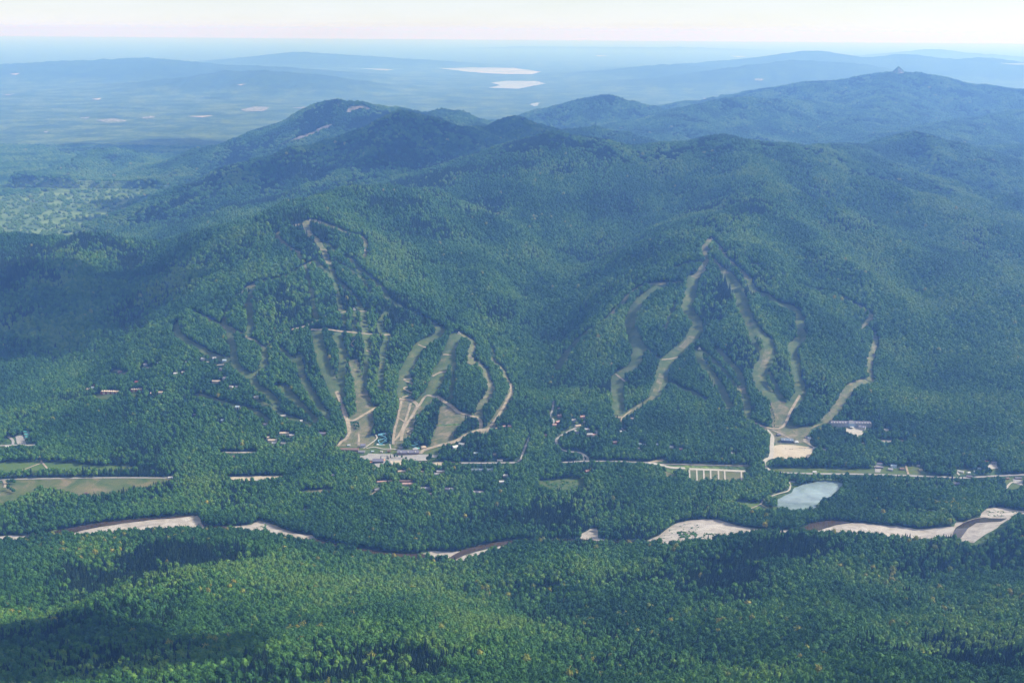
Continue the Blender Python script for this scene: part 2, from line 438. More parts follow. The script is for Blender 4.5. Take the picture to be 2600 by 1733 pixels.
def water_mat(name, deep, rough, wave, spec=0.5):
    m, n, b = new_mat(name)
    tc = N(n, 'TexCoord'); nz = N(n, 'TexNoise', Scale=0.02, Detail=5.0)
    n.links.new(tc.outputs['Object'], nz.inputs['Vector'])
    r = ramp(n, nz.outputs['Fac'], [(0.35, deep), (0.7, tuple(min(1, c * 1.7) for c in deep))])
    n.links.new(r.outputs['Color'], b.inputs['Base Color'])
    b.inputs['Roughness'].default_value = rough; b.inputs['IOR'].default_value = 1.333
    b.inputs['Specular IOR Level'].default_value = spec
    if wave:
        nb = N(n, 'TexNoise', Scale=0.25, Detail=3.0)
        n.links.new(tc.outputs['Object'], nb.inputs['Vector'])
        bp = N(n, 'Bump', Strength=wave, Distance=0.3)
        n.links.new(nb.outputs['Fac'], bp.inputs['Height'])
        n.links.new(bp.outputs['Normal'], b.inputs['Normal'])
    return m
MT['river'] = water_mat('river_water', (0.050, 0.036, 0.022), 0.12, 0.25)
MT['pond'] = water_mat('pond_water', (0.15, 0.20, 0.215), 0.05, 0.04)
MT['lake'] = water_mat('lake_water', (0.03, 0.05, 0.06), 0.05, 0.0)

# raster of cleared ground, so that no tree grows there
CL_X0, CL_Y0, CL_S = -4200.0, 1000.0, 5.0
CL_NX, CL_NY = 1680, 1320
clear = np.zeros((CL_NY, CL_NX), bool)

def in_poly(X, Y, P):
    ins = np.zeros(X.shape, bool); j = len(P) - 1
    for i in range(len(P)):
        xi, yi = P[i]; xj, yj = P[j]
        c = ((yi > Y) != (yj > Y)) & (X < (xj - xi) * (Y - yi) / ((yj - yi) if abs(yj - yi) > 1e-9 else 1e-9) + xi)
        ins ^= c; j = i
    return ins

def _win(P, mrg):
    xs = [p[0] for p in P]; ys = [p[1] for p in P]
    i0 = int(max(0, (min(xs) - mrg - CL_X0) / CL_S)); i1 = int(min(CL_NX, (max(xs) + mrg - CL_X0) / CL_S + 2))
    j0 = int(max(0, (min(ys) - mrg - CL_Y0) / CL_S)); j1 = int(min(CL_NY, (max(ys) + mrg - CL_Y0) / CL_S + 2))
    if i1 <= i0 or j1 <= j0: return None
    X, Y = np.meshgrid(CL_X0 + (np.arange(i0, i1) + 0.5) * CL_S, CL_Y0 + (np.arange(j0, j1) + 0.5) * CL_S)
    return (slice(j0, j1), slice(i0, i1)), X, Y

def front_run(P, h):
    """how far towards the viewer trees of height h would still hide a thing"""
    x, y = np.mean([p[0] for p in P]), np.mean([p[1] for p in P])
    z = ground_z(x, y)[0]; sl = (ground_z(x, y + 30)[0] - ground_z(x, y - 30)[0]) / 60
    return float(np.clip(h / max(0.12, (CAM_H - z) / y + sl), 0, 46))

def mark_poly(P, h=13.0):
    S = front_run(P, h)
    for s in np.linspace(0, S, max(1, int(S / 8)) + 1):
        Q = [(p[0], p[1] - s) for p in P]
        w = _win(Q, 5)
        if w: clear[w[0]] |= in_poly(w[1], w[2], Q)

def seg_dist(X, Y, P):
    d = np.full(X.shape, 1e9)
    for (a, b) in zip(P[:-1], P[1:]):
        ex, ey = b[0] - a[0], b[1] - a[1]; L = ex * ex + ey * ey + 1e-9
        t = np.clip(((X - a[0]) * ex + (Y - a[1]) * ey) / L, 0, 1)
        d = np.minimum(d, np.hypot(X - a[0] - t * ex, Y - a[1] - t * ey))
    return d

def mark_line(P, r, h=9.0):
    for k in range(0, len(P) - 1, 4):          # short stretches, each with its own run towards the viewer
        R = P[k:k + 5]
        S = front_run(R, h)
        for s in np.linspace(0, S, max(1, int(S / 8)) + 1):
            Q = [(p[0], p[1] - s) for p in R]
            w = _win(Q, r + 5)
            if w: clear[w[0]] |= seg_dist(w[1], w[2], Q) < r

def smooth_line(P, step):
    """Catmull-Rom through the points, resampled"""
    P = [np.array(p, float) for p in P]
    if len(P) == 2: Q = [P[0] + (P[1] - P[0]) * t for t in np.linspace(0, 1, max(2, int(np.linalg.norm(P[1] - P[0]) / step) + 1))]
    else:
        E = [2 * P[0] - P[1]] + P + [2 * P[-1] - P[-2]]; Q = []
        for i in range(1, len(E) - 2):
            p0, p1, p2, p3 = E[i - 1:i + 3]
            n = max(2, int(np.linalg.norm(p2 - p1) / step))
            for t in np.arange(n) / n:
                Q.append(0.5 * (2 * p1 + (p2 - p0) * t + (2 * p0 - 5 * p1 + 4 * p2 - p3) * t * t + (3 * p1 - p0 - 3 * p2 + p3) * t ** 3))
        Q.append(P[-1])
    return np.array(Q)

_lift = [0.35]
def next_lift():
    _lift[0] += 0.012
    return _lift[0]

def ribbon(name, mat, frame, pts, w, clear_extra=3.0, rough=0.18, w_end=None, step=7.0, clear_trees=True, front_h=9.0, under=0.0):
    """a strip of cleared or paved ground that follows the terrain"""
    G = [hit(frame, *p) for p in pts]
    C = smooth_line(G, step)
    T = np.gradient(C, axis=0); T /= np.linalg.norm(T, axis=1)[:, None] + 1e-9
    Nn = np.stack([-T[:, 1], T[:, 0]], 1)
    n = len(C); s = np.arange(n) * step
    wid = np.linspace(w, w_end if w_end is not None else w, n) + under
    off = random.uniform(0, 1000)
    jl = 1 + rough * 2 * perlin(s / 38.0 + off, s * 0 + 0.5); jr = 1 + rough * 2 * perlin(s / 38.0 + off + 77, s * 0 + 3.5)
    k = max(3, int(w / 9) + 2)
    lat = np.linspace(-0.5, 0.5, k)
    V = []
    for li in lat:
        sc = np.where(li < 0, jl, jr) * wid * li
        V.append(C + Nn * sc[:, None])
    V = np.array(V)                      # k, n, 2
    X, Y = V[..., 0], V[..., 1]
    Z = ground_z(X.ravel(), Y.ravel()).reshape(X.shape) + next_lift()
    o = link(name, grid_mesh(name, X, Y, Z), MT[mat])
    o['kind'] = 'structure'
    if clear_trees: mark_line([tuple(c) for c in C[::2]] + [tuple(C[-1])], w * 0.5 + clear_extra, front_h)
    return o

def patch(name, mat, frame, pts, jitter=4.0, clear_trees=True, cell=None, flat_z=None, world=False, lift=None):
    """an area of ground cover or water with an uneven outline"""
    P = [tuple(p) for p in pts] if world else [hit(frame, *p) for p in pts]
    d0 = np.mean([p[1] for p in P])
    cell = cell or max(9.0, d0 * 0.0035)
    Q = []
    for a, b in zip(P, P[1:] + P[:1]):
        L = math.dist(a, b); n = max(1, int(L / cell))
        for t in range(n): Q.append((a[0] + (b[0] - a[0]) * t / n, a[1] + (b[1] - a[1]) * t / n))
    Q = np.array(Q)
    jit = jitter * max(1.0, d0 / 3500)
    Q[:, 0] += jit * perlin(Q[:, 0] / 31.0 + 3, Q[:, 1] / 31.0) * 1.6; Q[:, 1] += jit * perlin(Q[:, 0] / 31.0 - 9, Q[:, 1] / 31.0 + 40) * 1.6
    xs = np.arange(Q[:, 0].min() + cell, Q[:, 0].max(), cell * 1.5); ys = np.arange(Q[:, 1].min() + cell, Q[:, 1].max(), cell * 1.5)
    I = []
    if len(xs) and len(ys):
        gx, gy = np.meshgrid(xs, ys); gx = gx.ravel(); gy = gy.ravel()
        inside = in_poly(gx, gy, [tuple(q) for q in Q])
        near = np.min(np.hypot(gx[:, None] - Q[None, :, 0], gy[:, None] - Q[None, :, 1]), 1) > cell * 0.6
        I = np.stack([gx, gy], 1)[inside & near]
    nq = len(Q)
    allv = np.vstack([Q, I]) if len(I) else Q
    cx, cy2 = allv.mean(0)
    res = delaunay_2d_cdt([Vector((v[0] - cx, v[1] - cy2)) for v in allv], [], [list(range(nq))], 1, 1e-4)
    vo = np.array([(v.x + cx, v.y + cy2) for v in res[0]])
    if flat_z is None: z = ground_z(vo[:, 0], vo[:, 1]) + (lift if lift is not None else next_lift() + max(0, d0 - 7000) * 0.0004)
    else: z = np.full(len(vo), flat_z)
    me = bpy.data.meshes.new(name)
    faces = []
    for f in res[2]:
        a, b, c = (vo[i] for i in f[:3])
        faces.append(list(f) if (b[0] - a[0]) * (c[1] - a[1]) - (b[1] - a[1]) * (c[0] - a[0]) > 0 else list(f)[::-1])
    me.from_pydata(np.column_stack([vo, z]).tolist(), [], faces)
    me.polygons.foreach_set('use_smooth', np.ones(len(me.polygons), dtype=bool))
    o = link(name, me, MT[mat]); o['kind'] = 'structure'
    if clear_trees and d0 < 7500: mark_poly([tuple(q) for q in Q])
    return o

T = 'ski_trail'
TRAILS = [
    # left ski mountain
    ('C', 'trail_mixed', 15, [(1990, 185), (1880, 222), (1842, 250), (1850, 285), (1905, 332), (1975, 375), (2000, 430)]),
    ('D', 'trail_mixed', 24, [(300, 170), (235, 160), (205, 175), (220, 240), (270, 285), (300, 330), (340, 410), (350, 450)]),
    ('D', 'trail_mixed', 10, [(205, 175), (145, 187)]),
    ('D', 'trail_grass', 28, [(335, 312), (360, 335), (395, 365)]),
    ('D', 'trail_mixed', 17, [(235, 160), (290, 170), (380, 200), (460, 235), (540, 260), (595, 290), (600, 330), (595, 410)]),
    ('C', 'trail_mixed', 20, [(2100, 430), (2030, 460), (1950, 515), (1860, 545), (1730, 575), (1660, 595), (1610, 640), (1540, 695)]),
    ('C', 'trail_grass', 18, [(1540, 695), (1500, 780), (1490, 850), (1520, 880)]),
    ('C', 'trail_grass', 30, [(1690, 600), (1660, 680), (1655, 760), (1665, 840), (1660, 910)]),
    ('C', 'trail_grass', 20, [(1170, 840), (1185, 910), (1250, 960), (1340, 1010), (1430, 1060), (1520, 1090)]),
    ('C', 'trail_grass', 26, [(1520, 870), (1530, 940), (1550, 1010), (1560, 1080), (1560, 1110), (1600, 1160), (1670, 1200), (1700, 1260), (1780, 1310), (1830, 1360), (1850, 1400)]),
    ('C', 'trail_mixed', 8, [(1290, 770), (1400, 820), (1490, 860), (1530, 875), (1640, 930), (1700, 960), (1760, 1005), (1800, 970)]),
    ('C', 'trail_grass', 20, [(1765, 1000), (1755, 1080), (1740, 1130)]),
    ('C', 'trail_grass', 12, [(1780, 1110), (1720, 1160), (1660, 1195)]),
    ('C', 'trail_grass', 24, [(1980, 1050), (2000, 1130), (2010, 1190), (2060, 1290), (2110, 1380), (2160, 1440)]),
    ('C', 'trail_grass', 15, [(2030, 470), (2060, 600), (2085, 720), (2100, 810)]),
    ('D', 'trail_grass', 17, [(360, 440), (395, 560), (420, 680), (440, 760)]),
    ('D', 'trail_grass', 24, [(265, 430), (310, 490), (390, 550), (450, 600), (510, 660), (545, 700), (570, 760)]),
    ('D', 'trail_grass', 24, [(470, 400), (540, 470), (600, 520), (680, 590), (720, 630), (740, 680)]),
    ('D', 'trail_grass', 14, [(400, 430), (520, 510), (580, 560), (620, 620), (640, 650)]),
    ('D', 'trail_grass', 16, [(740, 680), (780, 700), (850, 745), (940, 790), (1030, 830), (1080, 870)]),
    ('D', 'trail_grass', 50, [(1085, 870), (1095, 910), (1040, 945), (970, 985), (930, 1040), (905, 1090), (870, 1150), (855, 1210), (850, 1290), (845, 1335)]),
    ('D', 'trail_dirt', 10, [(190, 860), (270, 820)]),
    ('C', 'trail_dirt', 9, [(1930, 885), (2020, 860), (2110, 820)]),
    ('D', 'trail_dirt', 8, [(330, 795), (400, 775), (450, 765), (530, 745)]),
    ('D', 'trail_dirt', 9, [(555, 760), (610, 760)]),
    ('D', 'trail_dirt', 8, [(235, 880), (320, 880), (460, 895), (600, 908), (760, 915)]),
    ('D', 'trail_grass', 46, [(270, 885), (290, 980), (305, 1050), (330, 1120), (360, 1200), (390, 1270), (420, 1330)]),
    ('D', 'trail_dirt', 15, [(405, 1290), (425, 1340), (445, 1400), (470, 1470)]),
    ('D', 'trail_grass', 34, [(405, 900), (430, 980), (450, 1060), (445, 1130), (440, 1200), (430, 1280)]),
    ('D', 'trail_grass', 15, [(455, 760), (460, 860)]),
    ('D', 'trail_grass', 14, [(530, 760), (525, 860), (525, 950)]),
    ('D', 'trail_dirt', 6, [(525, 950), (500, 975), (530, 1000)]),
    ('D', 'trail_grass', 30, [(580, 765), (590, 850), (600, 920), (615, 1000), (610, 1050)]),
    ('D', 'trail_dirt', 8, [(600, 1020), (630, 1030)]),
    ('D', 'trail_grass', 26, [(745, 765), (710, 810), (690, 860), (700, 890), (740, 920), (740, 960), (715, 1010), (715, 1080), (705, 1140), (700, 1200), (705, 1290)]),
    ('D', 'trail_mixed', 34, [(515, 1080), (530, 1160), (545, 1230), (560, 1300)]),
    ('D', 'trail_grass', 17, [(620, 1060), (600, 1120), (590, 1200), (585, 1240)]),
    ('D', 'trail_grass', 54, [(1210, 908), (1185, 950), (1160, 1020), (1130, 1090), (1100, 1150), (1070, 1230), (1030, 1300), (990, 1340), (950, 1385)]),
    ('D', 'trail_dirt', 9, [(1165, 1050), (1110, 1046)]),
    ('D', 'trail_dirt', 9, [(1040, 1190), (1090, 1165), (1140, 1160)]),
    ('D', 'trail_dirt', 8, [(945, 980), (1000, 1000)]),
    ('D', 'trail_mixed', 26, [(1215, 905), (1300, 950), (1310, 1000), (1290, 1050), (1290, 1110)]),
    ('D', 'trail_grass', 17, [(1130, 830), (1250, 890), (1330, 940), (1400, 980), (1450, 1050)]),
    ('D', 'trail_mixed', 30, [(1320, 1090), (1380, 1140), (1400, 1200), (1430, 1260), (1410, 1330), (1360, 1390), (1355, 1460)]),
    ('D', 'trail_mixed', 22, [(1440, 1065), (1455, 1100), (1510, 1150), (1525, 1200), (1560, 1250), (1560, 1300), (1520, 1380), (1470, 1460), (1410, 1540)]),
    ('D', 'trail_dirt', 10, [(1560, 1250), (1560, 1300), (1520, 1380), (1470, 1460), (1410, 1540)]),
    ('D', 'trail_grass', 13, [(1190, 1060), (1180, 1180), (1165, 1340)]),
    ('D', 'trail_dirt', 7, [(840, 1330), (910, 1305), (850, 1270), (915, 1245), (850, 1212), (915, 1205)]),
    ('D', 'trail_dirt', 14, [(820, 1340), (900, 1350), (950, 1390)]),
    ('D', 'trail_dirt', 11, [(950, 1385), (1000, 1320), (1070, 1335), (1150, 1380), (1230, 1435), (1340, 1465)]),
    ('H', 'trail_dirt', 12, [(1710, 20), (1830, 100), (1900, 160), (2060, 205), (2090, 270), (2080, 310)]),
    ('H', 'trail_dirt', 18, [(2230, 295), (2090, 310), (2000, 335), (1900, 390), (1820, 420), (1700, 450), (1600, 480), (1570, 510)]),
    ('H', 'trail_mixed', 22, [(2350, 20), (2290, 110), (2220, 210), (2150, 300), (2100, 340)]),
    ('H', 'trail_dirt', 9, [(1410, 60), (1380, 200), (1350, 320), (1340, 430)]),
    ('H', 'trail_dirt', 9, [(1490, 80), (1460, 180), (1430, 270), (1390, 350), (1350, 400)]),
    ('H', 'trail_dirt', 12, [(1550, 100), (1500, 190), (1460, 250), (1420, 320), (1410, 400)]),
    ('H', 'trail_dirt', 7, [(1380, 205), (1440, 240)]),
    ('H', 'trail_dirt', 7, [(1440, 300), (1510, 295), (1460, 325), (1520, 345)]),
    ('H', 'trail_dirt', 12, [(1200, 115), (1100, 170), (1010, 225), (930, 222)]),
    ('H', 'trail_dirt', 11, [(955, 215), (965, 330), (930, 390), (900, 405), (860, 455)]),
    ('H', 'trail_dirt', 8, [(1045, 340), (1045, 440)]),
    ('D', 'trail_dirt', 14, [(445, 1400), (470, 1475), (490, 1568)]),
    ('C', 'trail_grass', 13, [(1840, 1250), (1900, 1310), (1940, 1350), (2000, 1400), (2060, 1440)]),
    ('C', 'trail_grass', 12, [(1300, 1310), (1420, 1350), (1560, 1390), (1660, 1410), (1730, 1450), (1790, 1500)]),
    ('C', 'trail_grass', 12, [(1860, 1000), (1920, 1060), (1975, 1110), (2000, 1150)]),
    ('H', 'trail_grass', 12, [(170, 60), (330, 140), (420, 190), (560, 240), (640, 290)]),
    ('D', 'trail_grass', 13, [(150, 1130), (190, 1230), (250, 1330), (320, 1420), (360, 1480)]),
    ('D', 'trail_grass', 11, [(60, 1250), (130, 1340), (210, 1420), (280, 1500)]),
    # right ski hill
    ('E', 'trail_mixed', 28, [(655, 233), (630, 260), (615, 300), (620, 330), (625, 360), (600, 400), (560, 440)]),
    ('E', 'trail_grass', 52, [(560, 430), (545, 480), (535, 560), (520, 600), (540, 650), (575, 690), (565, 740), (530, 790), (480, 840), (430, 880), (400, 920), (385, 980), (365, 1040), (340, 1085)]),
    ('E', 'trail_mixed', 20, [(550, 755), (520, 795), (480, 835)]),
    ('E', 'trail_mixed', 18, [(385, 960), (370, 1020), (345, 1075)]),
    ('E', 'trail_mixed', 12, [(340, 1080), (310, 1110), (240, 1150), (180, 1190), (140, 1195)]),
    ('E', 'trail_dirt', 7, [(385, 885), (430, 880), (490, 865)]),
    ('E', 'trail_grass', 50, [(380, 490), (300, 540), (250, 590), (220, 660), (215, 720), (235, 780), (260, 820), (250, 880), (220, 930), (150, 965), (140, 1020), (145, 1100), (150, 1185)]),
    ('E', 'trail_dirt', 6, [(135, 962), (190, 1005)]),
    ('E', 'trail_mixed', 17, [(490, 470), (400, 470), (270, 490), (200, 540), (160, 590), (110, 640), (55, 690)]),
    ('D', 'trail_grass', 36, [(2080, 890), (2020, 940), (1980, 990), (1930, 1050), (1890, 1110), (1870, 1140)]),
    ('E', 'trail_mixed', 26, [(655, 235), (690, 270), (720, 320), (770, 370), (820, 410), (850, 450)]),
    ('E', 'trail_grass', 42, [(845, 440), (880, 510), (940, 540), (1000, 575), (1080, 605), (1130, 650), (1130, 720), (1140, 770), (1100, 810), (1090, 850), (1105, 890), (1110, 950), (1130, 1020), (1130, 1080), (1090, 1145)]),
    ('E', 'trail_dirt', 7, [(690, 305), (745, 303)]),
    ('E', 'trail_dirt', 7, [(615, 298), (655, 298)]),
    ('E', 'trail_mixed', 22, [(660, 340), (690, 380), (740, 420)]),
    ('E', 'trail_grass', 58, [(730, 410), (780, 480), (810, 560), (840, 640), (860, 690), (910, 740), (960, 790), (965, 850), (940, 910), (910, 970), (930, 1030), (960, 1070), (1020, 1105)]),
    ('E', 'trail_mixed', 22, [(965, 830), (950, 890), (920, 950)]),
    ('E', 'trail_grass', 22, [(860, 720), (880, 790), (920, 850)]),
    ('E', 'trail_grass', 18, [(960, 950), (990, 1010), (1030, 1095)]),
    ('E', 'trail_grass', 34, [(580, 830), (590, 890), (650, 960), (700, 1040), (740, 1120), (750, 1150)]),
    ('E', 'trail_grass', 30, [(680, 830), (740, 890), (790, 950), (820, 1010), (830, 1080), (845, 1140), (850, 1210)]),
    ('E', 'trail_mixed', 16, [(815, 1020), (830, 1070)]),
    ('E', 'trail_grass', 16, [(610, 840), (680, 910), (750, 990), (800, 1060)]),
    ('E', 'trail_grass', 15, [(430, 1010), (500, 1050), (560, 1070), (620, 1110)]),
    ('E', 'trail_mixed', 14, [(870, 370), (960, 390), (1060, 440), (1180, 500), (1280, 520), (1380, 560), (1480, 610)]),
    ('E', 'trail_mixed', 20, [(1480, 610), (1520, 650), (1500, 690), (1465, 720)]),
    ('E', 'trail_mixed', 20, [(1530, 735), (1540, 780), (1525, 850), (1510, 920), (1520, 1000)]),
    ('E', 'trail_mixed', 30, [(1510, 1005), (1430, 1025), (1390, 1060), (1350, 1130), (1300, 1190), (1270, 1225)]),
    ('E', 'trail_grass', 10, [(460, 570), (430, 650), (400, 740)]),
    ('E', 'trail_grass', 12, [(600, 360), (500, 375), (430, 395)]),
    ('E', 'trail_grass', 10, [(285, 820), (380, 890)]),
]
SLOPES = [
    ('ski_slope', 'slope_tan', 'D', [(545, 1230), (575, 1230), (605, 1290), (645, 1390), (672, 1395), (590, 1452), (500, 1482), (470, 1480), (540, 1430), (530, 1330)]),
    ('ski_slope', 'slope_tan', 'H', [(920, 390), (960, 330), (975, 270), (1010, 235), (1100, 175), (1180, 140), (1170, 200), (1180, 290), (1140, 350), (1190, 370), (1170, 440), (1060, 470), (900, 465), (850, 445)]),
    ('ski_slope', 'slope_tan', 'H', [(1390, 45), (1420, 35), (1500, 65), (1560, 95), (1680, 35), (1640, 115), (1560, 185), (1510, 290), (1540, 330), (1420, 420), (1390, 475), (1330, 465), (1330, 400), (1350, 320), (1380, 200)]),
    ('ski_slope', 'slope_tan', 'H', [(1740, 110), (1830, 90), (1900, 150), (1965, 200), (1930, 260), (1860, 330), (1850, 400), (1700, 445), (1655, 440), (1680, 350), (1720, 230)]),
    ('lawn', 'lawn', 'H', [(850, 445), (950, 440), (1060, 462), (1110, 445), (1190, 435), (1330, 425), (1400, 468), (1560, 465), (1680, 455), (1740, 460), (1740, 522), (1560, 522), (1100, 520), (930, 485)]),
    ('ski_slope', 'slope_tan', 'E', [(940, 1055), (1030, 1105), (1100, 1130), (1075, 1200), (1045, 1240), (990, 1252), (965, 1180), (955, 1110)]),
    ('meadow', 'slope_tan', 'J', [(360, 220), (430, 245), (500, 258), (560, 228), (660, 245), (745, 240), (760, 270), (720, 325), (780, 395), (640, 385), (500, 382), (478, 340), (465, 290), (415, 262)]),
    ('marsh', 'marsh', 'I', [(560, 740), (760, 725), (940, 718), (965, 820), (800, 832), (690, 825), (560, 785)]),
    ('field', 'field_green', 'J', [(170, 822), (230, 798), (390, 818), (450, 850), (525, 858), (500, 878), (380, 885), (300, 872)]),
    ('field', 'lawn', 'J', [(465, 552), (640, 548), (760, 553), (900, 558), (1060, 558), (1235, 560), (1245, 592), (1100, 594), (1040, 586), (760, 574), (480, 580)]),
    ('field', 'lawn', 'J', [(1485, 538), (1562, 538), (1590, 605), (1490, 608)]),
    ('lawn', 'lawn', 'J', [(1225, 530), (1430, 545), (1485, 602), (1250, 597)]),
    ('lawn', 'lawn', 'J', [(1830, 560), (1960, 560), (1945, 602), (1840, 612)]),
    ('lawn', 'lawn', 'J', [(2075, 535), (2170, 560), (2110, 595), (2070, 570)]),
    ('lawn', 'lawn', 'J', [(2200, 625), (2350, 625), (2350, 690), (2240, 730), (2200, 700)]),
    ('field', 'field_green', 'G', [(-60, 435), (60, 410), (340, 413), (640, 423), (800, 443), (1230, 450), (1080, 474), (880, 482), (420, 484), (260, 494), (110, 505), (-60, 485)]),
    ('field', 'field_olive', 'G', [(60, 566), (500, 556), (1000, 549), (1480, 551), (1450, 590), (1300, 618), (1010, 668), (940, 700), (700, 708), (620, 678), (500, 648), (320, 648), (300, 690), (200, 700), (260, 708), (180, 750), (100, 782), (-60, 785), (-60, 610), (40, 590)]),
    ('lawn', 'lawn', 'Q', [(280, 720), (600, 735), (540, 790), (430, 830), (290, 800), (200, 760)]),
    ('lawn', 'lawn', 'Q', [(760, 715), (860, 720), (850, 765), (770, 760)]),
    ('meadow', 'slope_tan', 'I', [(1635, 655), (1690, 670), (1745, 728), (1700, 738), (1640, 705)]),
    ('meadow', 'field_olive', 'I', [(1838, 648), (2320, 664), (2290, 748), (1860, 750)]),
    ('meadow', 'slope_tan', 'H', [(530, 840), (600, 820), (700, 818), (840, 815), (830, 838), (700, 848), (560, 852)]),
]

_lift[0] = 0.35
for nm, mt, fr, pts in SLOPES: patch(nm, mt, fr, pts)
_lift[0] = 0.75
for fr, mt, w, pts in sorted(TRAILS, key=lambda q: ('trail_grass', 'trail_mixed', 'trail_dirt').index(q[1])):
    ribbon('dirt_track' if mt == 'trail_dirt' else T, mt, fr, pts, w, clear_extra=(0.5 if w > 20 else 2.5), rough=0.2, front_h=13.0, under=(9.0 if mt != 'trail_dirt' else 0.0))

_lift[0] = 1.3
LOTS = [
    ('parking_lot', 'paved', 'M', [(620, 530), (1100, 545), (1500, 545), (1800, 560), (1790, 590), (1620, 602), (1610, 650), (1290, 655), (930, 705), (880, 720), (860, 655), (640, 645), (470, 600), (470, 575), (600, 555)]),
    ('parking_lot', 'lot_tan', 'M', [(985, 648), (1215, 648), (1205, 722), (975, 728)]),
    ('parking_lot', 'lot_tan', 'M', [(1390, 668), (2200, 676), (1900, 702), (1850, 735), (1620, 715), (1400, 695)]),
    ('parking_lot', 'paved', 'M', [(720, 700), (880, 690), (900, 760), (760, 770)]),
    ('parking_lot', 'lot_tan', 'J', [(490, 386), (540, 378), (630, 382), (785, 402), (755, 470), (722, 484), (455, 484), (465, 405)]),
    ('gravel_lot', 'lot_tan', 'G', [(1915, 545), (2060, 535), (2350, 530), (2430, 530), (2420, 552), (2260, 568), (2100, 575), (2000, 568)]),
    ('gravel_lot', 'lot_tan', 'G', [(1960, 362), (2060, 355), (2040, 378), (1970, 380)]),
    ('parking_lot', 'paved', 'G', [(130, 195), (195, 185), (225, 265), (150, 262)]),
    ('parking_lot', 'road_pale', 'J', [(1010, 250), (1060, 262), (1110, 240), (1170, 250), (1140, 285), (1200, 300), (1100, 310), (1010, 290)]),
    ('parking_lot', 'road_pale', 'J', [(1300, 262), (1335, 264), (1330, 282), (1300, 280)]),
    ('parking_lot', 'road_pale', 'J', [(1240, 345), (1460, 345), (1460, 362), (1240, 362)]),
    ('parking_lot', 'lot_tan', 'J', [(700, 335), (755, 340), (750, 380), (720, 365)]),
    ('parking_lot', 'road_pale', 'J', [(2065, 520), (2140, 520), (2160, 555), (2110, 562), (2075, 545)]),
    ('parking_lot', 'paved', 'J', [(2265, 635), (2345, 645), (2340, 685), (2275, 665)]),
    ('parking_lot', 'paved', 'J', [(1235, 530), (1290, 540), (1280, 585), (1240, 585)]),
    ('clearing', 'lot_tan', 'J', [(1650, 690), (1700, 685), (1725, 708), (1690, 712)]),
]
for nm, mt, fr, pts in LOTS: patch(nm, mt, fr, pts, jitter=1.5)

